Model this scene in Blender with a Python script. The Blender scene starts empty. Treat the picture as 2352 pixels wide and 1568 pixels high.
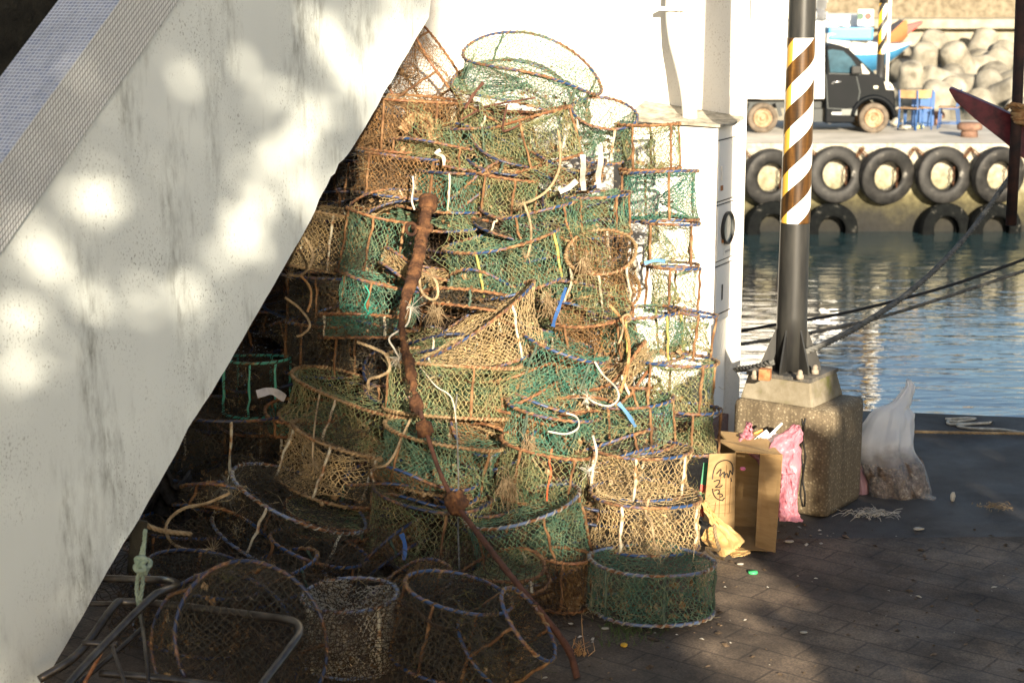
import bpy, bmesh, math, random
import numpy as np
from mathutils import Vector, Matrix, noise as mnoise
random.seed(7)
R = math.radians
PI = math.pi
scene = bpy.context.scene
col = scene.collection

# ------------------------------------------------------------------ camera geometry
CAM = np.array([0.0, 0.0, 3.34]); PITCH = R(11.9); FPX = 4100.0; CX, CY = 1176.0, 784.0
FW = np.array([0, math.cos(PITCH), -math.sin(PITCH)]); UP = np.array([0, math.sin(PITCH), math.cos(PITCH)]); RT = np.array([1.0, 0, 0])
def ray(x, y): return FW + (x-CX)/FPX*RT - (y-CY)/FPX*UP
def P(x, y, d): return CAM + d*ray(x, y)
def PG(x, y, z=0.0):
    r = ray(x, y); return CAM + (z-CAM[2])/r[2]*r
def PL(x, y, p0, n):
    r = ray(x, y); return CAM + np.dot(np.array(p0)-CAM, n)/np.dot(r, n)*r
def PY(x, y, Y):
    r = ray(x, y); return CAM + Y/r[1]*r
def dep(y): return 12.4-.0021*y

# ------------------------------------------------------------------ materials
MATS = {}
def new_mat(name):
    m = bpy.data.materials.new(name); m.use_nodes = True
    nt = m.node_tree; b = nt.nodes['Principled BSDF']
    return m, nt, b
def lk(nt, a, b): nt.links.new(a, b)
def nd(nt, t, **kw):
    n = nt.nodes.new(t)
    for k, v in kw.items(): setattr(n, k, v)
    return n
def c4(c): return (c[0], c[1], c[2], 1)
def ramp(nt, fac, stops):
    r = nd(nt, 'ShaderNodeValToRGB'); e = r.color_ramp.elements
    e[0].position, e[0].color = stops[0][0], c4(stops[0][1]); e[1].position, e[1].color = stops[-1][0], c4(stops[-1][1])
    for p, c in stops[1:-1]:
        q = e.new(p); q.color = c4(c)
    lk(nt, fac, r.inputs[0]); return r.outputs[0]
def coords(nt, scale=(1, 1, 1), kind='Object'):
    tc = nd(nt, 'ShaderNodeTexCoord'); mp = nd(nt, 'ShaderNodeMapping'); mp.inputs['Scale'].default_value = scale
    lk(nt, tc.outputs[kind], mp.inputs[0]); return mp.outputs[0]
def noise(nt, vec, s, det=6, rough=.6, dist=0):
    n = nd(nt, 'ShaderNodeTexNoise'); n.inputs['Scale'].default_value = s; n.inputs['Detail'].default_value = det
    n.inputs['Roughness'].default_value = rough; n.inputs['Distortion'].default_value = dist
    lk(nt, vec, n.inputs['Vector']); return n.outputs['Fac']
def mix(nt, fac, a, b, mode='MIX'):
    m = nd(nt, 'ShaderNodeMix', data_type='RGBA', blend_type=mode)
    for sock, v in ((m.inputs[0], fac), (m.inputs[6], a), (m.inputs[7], b)):
        if hasattr(v, 'links'): lk(nt, v, sock)
        elif isinstance(v, (int, float)): sock.default_value = v
        else: sock.default_value = c4(v)
    return m.outputs[2]
def math_(nt, op, a, b=0.0, clamp=False):
    m = nd(nt, 'ShaderNodeMath', operation=op); m.use_clamp = clamp
    for s, v in ((m.inputs[0], a), (m.inputs[1], b)):
        if hasattr(v, 'links'): lk(nt, v, s)
        else: s.default_value = v
    return m.outputs[0]
def bump(nt, b, h, strength=.4, dist=.01):
    n = nd(nt, 'ShaderNodeBump'); n.inputs['Strength'].default_value = strength; n.inputs['Distance'].default_value = dist
    lk(nt, h, n.inputs['Height']); lk(nt, n.outputs[0], b.inputs['Normal'])
def mat(name, stops, scale=6, rough=.8, bmp=.3, bdist=.01, metal=0, stretch=(1, 1, 1), spec=.3, det=6):
    """a noise-mottled surface"""
    if name in MATS: return MATS[name]
    m, nt, b = new_mat(name)
    v = coords(nt, stretch); f = noise(nt, v, scale, det)
    if len(stops) == 1: b.inputs['Base Color'].default_value = c4(stops[0][1])
    else: lk(nt, ramp(nt, f, stops), b.inputs['Base Color'])
    b.inputs['Roughness'].default_value = rough; b.inputs['Metallic'].default_value = metal
    b.inputs['Specular IOR Level'].default_value = spec
    if bmp: bump(nt, b, noise(nt, v, scale*4, 5), bmp, bdist)
    MATS[name] = m; return m
def flat(name, c, rough=.6, metal=0, spec=.4): return mat(name, [(.3, tuple(x*.86 for x in c)), (.7, c)], 12, rough, .05, .003, metal, spec=spec)

# ------------------------------------------------------------------ mesh helpers
class MB:
    def __init__(s): s.v = []; s.f = []; s.m = []
    def add(s, vs, fs, mi=0):
        o = len(s.v); s.v += [tuple(float(c) for c in p) for p in vs]; s.f += [tuple(i+o for i in f) for f in fs]; s.m += [mi]*len(fs)
    def box(s, c, size, rz=0, mi=0, rot=None, taper=1.0):
        M = rot if rot is not None else Matrix.Rotation(rz, 3, 'Z')
        vs = []
        for z in (-.5, .5):
            k = taper if z > 0 else 1
            for x, y in ((-.5, -.5), (.5, -.5), (.5, .5), (-.5, .5)):
                vs.append(Vector(c)+M@Vector((x*size[0]*k, y*size[1]*k, z*size[2])))
        s.add(vs, [(3, 2, 1, 0), (4, 5, 6, 7), (0, 1, 5, 4), (1, 2, 6, 5), (2, 3, 7, 6), (3, 0, 4, 7)], mi)
    def prism(s, poly, ext, mi=0):
        """poly: 3D points in order, ext: 3D extrusion vector"""
        n = len(poly); e = np.array(ext, float); a = [np.array(p, float) for p in poly]
        s.add(a+[p+e for p in a], [tuple(range(n))[::-1], tuple(range(n, 2*n))]+[(i, (i+1) % n, n+(i+1) % n, n+i) for i in range(n)], mi)
    def tube(s, pts, r, sides=8, closed=False, mi=0, cap=True):
        pts = [np.array(p, float) for p in pts]; n = len(pts)
        rr = r if hasattr(r, '__len__') else [r]*n
        T = []
        for i in range(n):
            a = pts[(i-1) % n] if (closed or i > 0) else pts[i]; b = pts[(i+1) % n] if (closed or i < n-1) else pts[i]
            t = b-a; T.append(t/(np.linalg.norm(t)+1e-12))
        q = np.array([0, 0, 1.0]) if abs(T[0][2]) < .9 else np.array([1.0, 0, 0])
        nrm = np.cross(T[0], q); nrm /= np.linalg.norm(nrm)
        vs = []
        for i in range(n):
            nrm = nrm-np.dot(nrm, T[i])*T[i]; nrm /= (np.linalg.norm(nrm)+1e-12); bn = np.cross(T[i], nrm)
            for k in range(sides):
                a = 2*PI*k/sides; vs.append(pts[i]+rr[i]*(math.cos(a)*nrm+math.sin(a)*bn))
        fs = []
        for i in range(n if closed else n-1):
            j = (i+1) % n
            for k in range(sides):
                l = (k+1) % sides; fs.append((i*sides+k, i*sides+l, j*sides+l, j*sides+k))
        if not closed and cap: fs += [tuple(range(sides))[::-1], tuple(range((n-1)*sides, n*sides))]
        s.add(vs, fs, mi)
    def lathe(s, prof, seg=24, M=None, mi=0, closed=False):
        """prof: (radius, z) list; M: 4x4"""
        M = M or Matrix.Identity(4); vs = []
        for r_, z in prof:
            for k in range(seg):
                a = 2*PI*k/seg; vs.append(M@Vector((r_*math.cos(a), r_*math.sin(a), z)))
        n = len(prof); fs = []
        for i in range(n if closed else n-1):
            j = (i+1) % n
            for k in range(seg):
                l = (k+1) % seg; fs.append((i*seg+k, i*seg+l, j*seg+l, j*seg+k))
        if not closed: fs += [tuple(range(seg))[::-1], tuple(range((n-1)*seg, n*seg))]
        s.add(vs, fs, mi)
    def rope(s, pts, rad, pitch=None, mi=0, sides=5):
        pts = resample(pts, rad*1.1); n = len(pts); pitch = pitch or rad*7
        T = np.gradient(np.array(pts), axis=0); T /= (np.linalg.norm(T, axis=1)[:, None]+1e-12)
        nrm = np.cross(T[0], [.3, .2, .93]); nrm /= np.linalg.norm(nrm); N = []
        for i in range(n):
            nrm = nrm-np.dot(nrm, T[i])*T[i]; nrm /= np.linalg.norm(nrm); N.append(nrm)
        N = np.array(N); B = np.cross(T, N); L = np.arange(n)*rad*1.1
        for k in range(3):
            a = 2*PI*(L/pitch+k/3)
            s.tube(np.array(pts)+(np.cos(a)[:, None]*N+np.sin(a)[:, None]*B)*rad*.5, rad*.56, sides, mi=mi)
    def build(s, name, mats, parent=None, smooth=False, bevel=0):
        me = bpy.data.meshes.new(name); me.from_pydata(s.v, [], s.f)
        for m in (mats if isinstance(mats, (list, tuple)) else [mats]): me.materials.append(m)
        me.polygons.foreach_set('material_index', s.m)
        bm = bmesh.new(); bm.from_mesh(me); bmesh.ops.recalc_face_normals(bm, faces=bm.faces)
        if bevel: bmesh.ops.bevel(bm, geom=[e for e in bm.edges if len(e.link_faces) == 2 and e.calc_face_angle(0) > .5], offset=bevel, segments=2, affect='EDGES', profile=.6)
        bm.to_mesh(me); bm.free()
        if smooth:
            me.polygons.foreach_set('use_smooth', [True]*len(me.polygons))
        o = bpy.data.objects.new(name, me); col.objects.link(o)
        if parent is not None: o.parent = parent; o.matrix_parent_inverse = Matrix.Identity(4)
        return o
def resample(pts, step):
    """catmull-rom through the points, then even steps"""
    p = [np.array(q, float) for q in pts]
    if len(p) > 2:
        out = []; q = [2*p[0]-p[1]]+p+[2*p[-1]-p[-2]]
        for i in range(1, len(q)-2):
            for t in np.linspace(0, 1, 12, endpoint=False):
                a, b, c, d = q[i-1], q[i], q[i+1], q[i+2]
                out.append(.5*((2*b)+(-a+c)*t+(2*a-5*b+4*c-d)*t*t+(-a+3*b-3*c+d)*t**3))
        out.append(p[-1])
    else: out = p
    out = np.array(out); seg = np.linalg.norm(np.diff(out, axis=0), axis=1); L = np.concatenate([[0], np.cumsum(seg)])
    n = max(2, int(L[-1]/step)+1); t = np.linspace(0, L[-1], n)
    return [np.array([np.interp(u, L, out[:, k]) for k in range(3)]) for u in t]
def tag(o, label=None, cat=None, group=None, kind=None):
    if label: o['label'] = label
    if cat: o['category'] = cat
    if group: o['group'] = group
    if kind: o['kind'] = kind
    return o
def empty(name, loc=(0, 0, 0), rz=0):
    o = bpy.data.objects.new(name, None); o.empty_display_size = .2; col.objects.link(o); o.location = Vector([float(c) for c in loc]); o.rotation_euler = (0, 0, rz); return o
def part(mb, name, m, root, smooth=False, bevel=0):
    """a part whose vertices are given in world space, under a root that may sit anywhere (not rotated)"""
    l = root.location
    q = root
    while q.parent: q = q.parent; l = l+q.location
    mb.v = [(a-l[0], b-l[1], c-l[2]) for a, b, c in mb.v]
    return mb.build(name, m, root, smooth, bevel)
def dup_tree(o, parent=None):
    c = o.copy(); col.objects.link(c)
    if parent is not None: c.parent = parent
    for ch in list(o.children): dup_tree(ch, c)
    return c
def tubes_np(A, B, r, name, m, parent=None):
    """many straight three-sided strands as ONE mesh"""
    A = np.asarray(A, float); B = np.asarray(B, float); n = len(A)
    T = B-A; T /= (np.linalg.norm(T, axis=1)[:, None]+1e-9)
    q = np.where(np.abs(T[:, 2:3]) < .9, np.array([[0, 0, 1.0]]), np.array([[1.0, 0, 0]]))
    N = np.cross(T, q); N /= (np.linalg.norm(N, axis=1)[:, None]+1e-9); Bn = np.cross(T, N)
    rr = np.asarray(r, float)*np.ones(n)
    V = np.zeros((n, 6, 3))
    for k in range(3):
        a = 2*PI*k/3; d = (math.cos(a)*N+math.sin(a)*Bn)*rr[:, None]
        V[:, k] = A+d; V[:, 3+k] = B+d
    base = (np.arange(n)*6)[:, None, None]
    Fq = np.array([[0, 1, 4, 3], [1, 2, 5, 4], [2, 0, 3, 5]])[None]+base
    me = bpy.data.meshes.new(name); me.vertices.add(n*6); me.vertices.foreach_set('co', V.ravel())
    me.loops.add(n*12); me.loops.foreach_set('vertex_index', Fq.ravel().astype(np.int32))
    me.polygons.add(n*3); me.polygons.foreach_set('loop_start', np.arange(0, n*12, 4, dtype=np.int32))
    me.update(calc_edges=True); me.validate()
    me.polygons.foreach_set('use_smooth', [True]*(n*3))
    me.materials.append(m)
    o = bpy.data.objects.new(name, me); col.objects.link(o)
    if parent is not None: o.parent = parent
    return o

# ------------------------------------------------------------------ colours shared by many things
def white_paint(name, base, stain, amount, streak):
    m, nt, b = new_mat(name)
    v = coords(nt)
    vs = coords(nt, (1, 1, .30))
    big = noise(nt, vs, 3.2, 8, .62)
    fine = noise(nt, vs, 22, 6, .7)
    spk = noise(nt, coords(nt, (1, 1, .7)), 95, 3, .6)
    mask = math_(nt, 'MULTIPLY', ramp(nt, big, [(.50, (0, 0, 0)), (.74, (1, 1, 1))]), ramp(nt, fine, [(.40, (0, 0, 0)), (.72, (1, 1, 1))]))
    spm = math_(nt, 'MULTIPLY', ramp(nt, spk, [(.57, (0, 0, 0)), (.68, (1, 1, 1))]), ramp(nt, noise(nt, v, 2.1, 4), [(.42, (.03, .03, .03)), (.62, (1, 1, 1))]))
    mk = math_(nt, 'MULTIPLY', math_(nt, 'MAXIMUM', math_(nt, 'MULTIPLY', mask, streak), math_(nt, 'MULTIPLY', spm, .55)), amount, True)
    tone = ramp(nt, noise(nt, vs, 1.3, 4), [(.35, tuple(x*.94 for x in base)), (.65, base)])
    lk(nt, mix(nt, mk, tone, stain), b.inputs['Base Color'])
    b.inputs['Roughness'].default_value = .75; b.inputs['Specular IOR Level'].default_value = .25
    bump(nt, b, math_(nt, 'ADD', math_(nt, 'MULTIPLY', spk, .4), noise(nt, v, 9, 5)), .25, .006)
    return m
M_STAIR = white_paint('stair_paint', (.75, .79, .755), (.11, .11, .08), 1.25, 1.0)
M_WALL = white_paint('wall_paint', (.80, .775, .72), (.22, .16, .09), .9, .6)
M_CAB = white_paint('cabinet_paint', (.80, .78, .74), (.3, .24, .17), .35, .4)
def tile_mat(name, tile, odd, grout, gw, uvs=1.0):
    m, nt, b = new_mat(name)
    uv = nd(nt, 'ShaderNodeUVMap'); mp = nd(nt, 'ShaderNodeMapping'); mp.inputs['Scale'].default_value = (uvs, uvs, 1); lk(nt, uv.outputs[0], mp.inputs[0])
    br = nd(nt, 'ShaderNodeTexBrick'); br.offset = 0; br.squash = 1
    br.inputs['Scale'].default_value = 1; br.inputs['Mortar Size'].default_value = gw; br.inputs['Brick Width'].default_value = .022; br.inputs['Row Height'].default_value = .022
    br.inputs['Color1'].default_value = c4(tile); br.inputs['Color2'].default_value = c4(odd); br.inputs['Mortar'].default_value = c4(grout); br.inputs['Bias'].default_value = -.25; br.inputs['Mortar Smooth'].default_value = .2
    lk(nt, mp.outputs[0], br.inputs[0])
    n = noise(nt, coords(nt), 5, 6)
    lk(nt, mix(nt, ramp(nt, n, [(.5, (0, 0, 0)), (.8, (.6, .6, .6))]), br.outputs['Color'], tuple(x*.55 for x in tile)), b.inputs['Base Color'])
    b.inputs['Roughness'].default_value = .35
    bump(nt, b, math_(nt, 'SUBTRACT', 1.0, br.outputs['Fac']), .5, .003)
    return m
M_TILE_SIDE = tile_mat('white_mosaic', (.74, .75, .74), (.64, .66, .66), (.13, .13, .125), .0022)
M_TILE_TOP = tile_mat('blue_mosaic', (.35, .36, .385), (.19, .22, .31), (.72, .74, .78), .0022)
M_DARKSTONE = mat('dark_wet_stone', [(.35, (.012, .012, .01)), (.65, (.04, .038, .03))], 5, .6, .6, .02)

# ------------------------------------------------------------------ staircase
TB = np.array([math.cos(R(63)), math.sin(R(63)), 0]); NB = np.array([math.sin(R(63)), -math.cos(R(63)), 0])
S1 = P(100, 1568, 8.2); S2 = PL(985, 40, S1, NB)
KS = (S2[2]-S1[2])/np.dot(S2-S1, TB)                          # rise per metre along the stair
def SP(a, z, w=0.0): return S1+TB*a+NB*w+np.array([0, 0, z-S1[2]])   # along, height, out
def sa(p): return float(np.dot(np.array(p)-S1, TB))
def low(a): return S1[2]+KS*a
q = PL(200, 285, S1, NB); DZ1 = q[2]-low(sa(q))
OUT = .025
q = PL(135, 194, S1+NB*OUT, NB); DZ2 = q[2]-low(sa(q))
slope_dir = TB*1.0+np.array([0, 0, KS]); slope_dir /= np.linalg.norm(slope_dir)
pn = np.cross(slope_dir, NB); q2 = PL(66, 90, SP(0, low(0)+DZ2), pn); CW = OUT-float(np.dot(q2-S1, NB))
CW = min(max(CW, .18), .5)
stair = empty('staircase', S1)
tag(stair, 'white painted concrete outdoor staircase with mildew streaks and mosaic tiled coping rising over the pots', 'staircase')
A0, A1 = -2.6, sa(S2)
mb = MB()
rng = np.random.default_rng(3)
lowpts = []
na = 150
for i in range(na+1):
    a = A0+(A1-A0)*i/na
    e = .010*mnoise.noise(Vector((a*9, 0, 1)))+.012*max(0, mnoise.noise(Vector((a*3.1, 4, 1))))
    for ca, cw, ch in ((A1*.70, .14, .07), (A1*.66, .05, .045), (A1*.32, .1, .03), (A1*.86, .06, .02)):
        e += ch*math.exp(-((a-ca)/cw)**2)*(.7+.5*mnoise.noise(Vector((a*30, 1, 2))))
    lowpts.append((a, low(a)+e))
ATOP = 3.6
prof = lowpts+[(A1+.03, low(A1)+.12), (A1+.05, low(A1)+1.2), (ATOP+1, low(A1)+1.2), (ATOP+1, low(ATOP+1)+DZ1)]+[(A0, low(A0)+DZ1)]
mb.prism([SP(a, z) for a, z in prof], -NB*.20)
sw = part(mb, 'side_wall', M_STAIR, stair)
def uv_quad(name, quads, m, root, su, sv):
    """quads with a UV map in metres"""
    me = bpy.data.meshes.new(name); V = []; Fs = []
    for qd in quads:
        o = len(V); V += [tuple(np.array(p)-np.array(root.location)) for p in qd[0]]; Fs.append((o, o+1, o+2, o+3))
    me.from_pydata(V, [], Fs); uv = me.uv_layers.new(name='UVMap')
    for i, qd in enumerate(quads):
        for k in range(4): uv.data[i*4+k].uv = qd[1][k]
    for mm in m: me.materials.append(mm)
    for i, qd in enumerate(quads): me.polygons[i].material_index = qd[2]
    o = bpy.data.objects.new(name, me); col.objects.link(o); o.parent = root; return o
LA = math.sqrt(1+KS*KS); AE = ATOP+1
def cp(a, dz, w): return SP(a, low(a)+dz, w)
hh = (DZ2-DZ1)/LA
uv_quad('coping', [
    ([cp(A0, DZ1, OUT), cp(AE, DZ1, OUT), cp(AE, DZ2, OUT), cp(A0, DZ2, OUT)], [(A0*LA, 0), (AE*LA, 0), (AE*LA, hh), (A0*LA, hh)], 0),
    ([cp(A0, DZ2, OUT), cp(AE, DZ2, OUT), cp(AE, DZ2, OUT-CW), cp(A0, DZ2, OUT-CW)], [(A0*LA, 0), (AE*LA, 0), (AE*LA, CW), (A0*LA, CW)], 1),
    ([cp(A0, DZ1, OUT), cp(A0, DZ1, -.2), cp(AE, DZ1, -.2), cp(AE, DZ1, OUT)], [(0, 0), (0, .2), (AE*LA, .2), (AE*LA, 0)], 0),
    ([cp(A0, DZ2, OUT-CW), cp(AE, DZ2, OUT-CW), cp(AE, DZ1-.1, OUT-CW), cp(A0, DZ1-.1, OUT-CW)], [(A0*LA, 0), (AE*LA, 0), (AE*LA, hh), (A0*LA, hh)], 0),
], [M_TILE_SIDE, M_TILE_TOP], stair, 1, 1)
mb = MB()                                                     # slab and treads
mb.prism([SP(A0, low(A0)+.02, -.2), SP(A1, low(A1)+.02, -.2), SP(AE, low(AE)+.02, -.2), SP(AE, low(AE)+.3, -.2), SP(A0, low(A0)+.3, -.2)], -NB*1.5)
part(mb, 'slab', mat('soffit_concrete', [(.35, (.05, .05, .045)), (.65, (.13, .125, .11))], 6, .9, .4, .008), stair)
mb = MB()
for i in range(22):
    a = A0+i*.27
    mb.prism([SP(a, low(a)+.31, -.202), SP(a+.27, low(a)+.31, -.202), SP(a+.27, low(a+.27)+.33, -.202), SP(a, low(a+.27)+.33, -.202)], -NB*1.49)
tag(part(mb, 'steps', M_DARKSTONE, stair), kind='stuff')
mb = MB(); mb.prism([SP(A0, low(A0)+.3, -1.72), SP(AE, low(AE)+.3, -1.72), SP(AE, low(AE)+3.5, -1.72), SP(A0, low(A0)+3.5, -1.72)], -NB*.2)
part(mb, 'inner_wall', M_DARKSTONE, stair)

# ------------------------------------------------------------------ building wall, pipe, cabinet
WC = np.array([1.642, 12.54, 0])
TW = np.array([-math.sin(R(63)), math.cos(R(63)), 0])           # along the wall to the left
NW = -TB                                                       # out of the wall, to the viewer
def WP(s, z, out=0.0): return WC+TW*s+NW*out+np.array([0, 0, z])
bld = empty('building', WC)
tag(bld, 'sunlit white building wall behind the heap of crab pots', 'building')
mb = MB(); back = np.array([.05, .38, 0])
mb.prism([WP(0, 0), WP(7.5, 0), WP(7.5, 6), WP(0, 6)], back)
part(mb, 'wall', M_WALL, bld)
M_PIPE = white_paint('pipe_paint', (.82, .80, .75), (.35, .25, .12), .5, .5)
pp = empty('drain_pipe', WP(.4, 2.5)); tag(pp, 'white plastic drain pipe curving down the wall onto the cabinet', 'drain pipe')
wn = lambda x, y, out: PL(x, y, WP(0, 0, out), NW)
mb = MB()
mb.tube(resample([wn(1545, -120, .07), wn(1545, 20, .07), wn(1547, 60, .08), wn(1553, 100, .11), wn(1566, 150, .15), wn(1577, 200, .19), wn(1583, 250, .2), wn(1585, 292, .2)], .02), .052, 14)
part(mb, 'pipe', M_PIPE, pp, True)
mb = MB(); c = wn(1546, 20, .075)
mb.box(c, (.145, .15, .028), R(-27)); part(mb, 'bracket', M_PIPE, pp, bevel=.004)
mb = MB(); c = wn(1559, 283, .16); mb.lathe([(.0, -.06), (.03, -.058), (.034, -.03), (.036, .0), (.034, .04), (0, .045)], 14, Matrix.Translation(Vector(c))@Matrix.Rotation(R(80), 4, 'Y')); part(mb, 'pipe_stub', M_DARKSTONE, pp, True)

cab = empty('meter_cabinet', WP(.37, 0, .18)); tag(cab, 'white electric meter cabinet with round glass window on the wall corner', 'cabinet')
mb = MB()
S0, S3, CD = .085, .74, .36
def cabbox(s0, s1, z0, z1, o0, o1): return [WP(s0, z0, o0), WP(s1, z0, o0), WP(s1, z0, o1), WP(s0, z0, o1)], np.array([0, 0, z1-z0])
mb.prism(*cabbox(S0, S3, .87, 2.25, .004, CD)); part(mb, 'body', M_CAB, cab, bevel=.018)
mb = MB(); mb.prism(*cabbox(S0+.03, S3-.05, .16, .868, .004, CD-.03)); part(mb, 'pedestal', M_CAB, cab, bevel=.006)
mb = MB(); mb.prism(*cabbox(S0-.01, S3+.02, 0, .158, .004, CD+.03)); part(mb, 'plinth', mat('red_granite', [(.35, (.10, .05, .04)), (.6, (.22, .13, .11))], 90, .6, .2, .003), cab, bevel=.006)
mb = MB(); zb, zf = 2.37, 2.255
mb.prism([WP(S3+.03, zb, .004), WP(.02, 2.285, .004), WP(.02, 2.256, CD*.55), WP(S0-.02, zf, CD+.03), WP(S3+.03, zf+.02, CD+.03)], (0, 0, .018))
part(mb, 'lid', mat('lid_concrete', [(.35, (.2, .18, .14)), (.65, (.5, .45, .36))], 14, .85, .5, .006), cab)
# door on the right-hand face (normal NB)
def DP(o, z, e=0.0): return WP(S0, z, o)+NB*e
M_LINE = flat('seam_dark', (.03, .028, .025), .8)
mb = MB()
def slab(o0, o1, z0, z1, e0, e1, mi=0): mb.prism([DP(o0, z0, e0), DP(o1, z0, e0), DP(o1, z1, e0), DP(o0, z1, e0)], NB*(e1-e0), mi)
slab(.03, .33, .94, 1.27, .001, .010); slab(.03, .33, 1.32, 1.70, .001, .012); slab(.03, .33, 1.74, 2.15, .001, .010)
dr = part(mb, 'door', M_CAB, cab, bevel=.003)
mb = MB(); SEAMS = (1.275, 1.31, 1.706, 1.73, 2.156, .928)
for z_ in SEAMS:
    mb = MB(); slab(.0, .33, z_, z_+.007, .0005, .004); part(mb, 'door_seam', M_LINE, cab)
Mx = Matrix.Translation(Vector(DP(.155, 1.535, .012)))@Vector((0, 0, 1)).rotation_difference(Vector(NB)).to_matrix().to_4x4()
mb = MB(); mb.lathe([(.10, 0), (.115, .002), (.118, .02), (.108, .026), (.098, .022), (.097, .004)], 32, Mx, closed=True); win = part(mb, 'window_frame', flat('black_rubber', (.035, .035, .033), .6), cab, True)
mb = MB(); mb.lathe([(.098, .006), (.098, .010)], 32, Mx); part(mb, 'glass', mat('meter_glass', [(.3, (.12, .14, .13)), (.7, (.3, .33, .32))], 4, .1, 0), cab)
mb = MB(); slab(.2, .22, 1.03, 1.14, .011, .014); part(mb, 'slot', M_LINE, cab)
mb = MB(); slab(.06, .20, 1.345, 1.395, .0125, .0145); part(mb, 'notice_plate', flat('plate_white', (.75, .74, .7)), cab)
mb = MB()
for k in range(5): slab(.08+.022*k, .093+.022*k, 1.36, 1.377, .0146, .0155)
part(mb, 'plate_print', flat('print_grey', (.25, .25, .25)), cab)
mb = MB(); Mq = Matrix.Translation(Vector(DP(.055, 1.445, .0125)))@Vector((0, 0, 1)).rotation_difference(Vector(NB)).to_matrix().to_4x4()
mb.lathe([(.001, .002), (.026, .002), (.026, 0)], 20, Mq); mb.lathe([(.001, .0035), (.02, .0035), (.02, .001)], 20, Mq, 1)
part(mb, 'round_sticker', [flat('sticker_red', (.6, .12, .1)), flat('sticker_blue', (.08, .25, .55))], cab)
mb = MB(); slab(.26, .285, 1.88, 1.98, .011, .022); slab(.255, .29, 1.81, 1.845, .011, .018, 1); slab(.225, .25, 1.44, 1.465, .013, .025, 1)
part(mb, 'latch', [M_CAB, mat('rust_fresh', [(.35, (.22, .08, .03)), (.65, (.42, .2, .09))], 20, .9)], cab)

# ------------------------------------------------------------------ ground, water, quays
E1 = PG(1965, 942); E2 = PG(2352, 958); ed = (E2-E1)/np.linalg.norm(E2-E1)
EL = E1-ed*40; ER = E1+ed*60
def ground_mat():
    m, nt, b = new_mat('asphalt')
    v = coords(nt)
    a = ramp(nt, noise(nt, v, 1.1, 7, .62), [(.38, (.046, .038, .032)), (.62, (.098, .088, .078))])
    g = ramp(nt, noise(nt, v, 160, 3), [(.42, (.6, .6, .6)), (.64, (1.25, 1.22, 1.18))])
    lk(nt, mix(nt, 1.0, a, g, 'MULTIPLY'), b.inputs['Base Color'])
    lk(nt, ramp(nt, noise(nt, v, 2.3, 5), [(.4, (.68, .68, .68)), (.6, (.9, .9, .9))]), b.inputs['Roughness'])
    bump(nt, b, noise(nt, v, 120, 4), .5, .006); return m
def paver_mat():
    m, nt, b = new_mat('dark_pavers')
    tc = nd(nt, 'ShaderNodeTexCoord'); mp = nd(nt, 'ShaderNodeMapping'); mp.inputs['Rotation'].default_value = (0, 0, R(38)); lk(nt, tc.outputs['Object'], mp.inputs[0])
    wob = noise(nt, mp.outputs[0], 3, 3)
    br = nd(nt, 'ShaderNodeTexBrick'); br.inputs['Scale'].default_value = 1; br.inputs['Brick Width'].default_value = .4; br.inputs['Row Height'].default_value = .2; br.inputs['Mortar Size'].default_value = .008; br.inputs['Mortar Smooth'].default_value = .3
    br.inputs['Color1'].default_value = (.115, .087, .064, 1); br.inputs['Color2'].default_value = (.14, .106, .078, 1); br.inputs['Mortar'].default_value = (.07, .053, .04, 1)
    vm = nd(nt, 'ShaderNodeVectorMath', operation='ADD'); sc = nd(nt, 'ShaderNodeVectorMath', operation='SCALE'); sc.inputs['Scale'].default_value = .02
    nn = nd(nt, 'ShaderNodeTexNoise'); nn.inputs['Scale'].default_value = 6; lk(nt, mp.outputs[0], nn.inputs[0]); lk(nt, nn.outputs['Color'], sc.inputs[0]); lk(nt, mp.outputs[0], vm.inputs[0]); lk(nt, sc.outputs[0], vm.inputs[1]); lk(nt, vm.outputs[0], br.inputs[0])
    v = mp.outputs[0]
    dirt = ramp(nt, noise(nt, v, 2.2, 8, .65), [(.38, (.5, .48, .46)), (.62, (1.3, 1.27, 1.23))])
    dirt = mix(nt, 1.0, dirt, ramp(nt, noise(nt, v, .8, 6, .7, .5), [(.40, (.62, .60, .58)), (.6, (1.15, 1.15, 1.12))]), 'MULTIPLY')
    gr = ramp(nt, noise(nt, v, 90, 4), [(.4, (.7, .7, .7)), (.66, (1.35, 1.32, 1.28))])
    c = mix(nt, 1.0, mix(nt, 1.0, br.outputs['Color'], dirt, 'MULTIPLY'), gr, 'MULTIPLY')
    sp = ramp(nt, noise(nt, v, 38, 4, .7), [(.69, (0, 0, 0)), (.74, (1, 1, 1))])
    lk(nt, mix(nt, math_(nt, 'MULTIPLY', sp, .35), c, (.22, .2, .17)), b.inputs['Base Color'])
    lk(nt, ramp(nt, noise(nt, v, 2.6, 6), [(.4, (.75, .75, .75)), (.6, (.95, .95, .95))]), b.inputs['Roughness'])
    bump(nt, b, math_(nt, 'ADD', math_(nt, 'SUBTRACT', 1.0, br.outputs['Fac']), math_(nt, 'MULTIPLY', noise(nt, v, 60, 5), .7)), .3, .004); return m
mb = MB(); mb.prism([EL, ER, np.array([60, -60, 0]), np.array([-60, -60, 0])], (0, 0, -4)); tag(mb.build('quay_ground', ground_mat()), kind='structure')
mb = MB(); g1, g2 = PG(2600, 1240), PG(1560, 1240)
mb.add([np.array([-20, -5, .004]), np.array([20, -5, .004]), g1+np.array([8, .3, .004]), g2+np.array([0, 0, .004]), np.array([-.6, 12.6, .004]), np.array([-20, 13, .004])], [(0, 1, 2, 3, 4, 5)]); tag(mb.build('paving', paver_mat()), kind='structure')
WZ = -1.7
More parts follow.
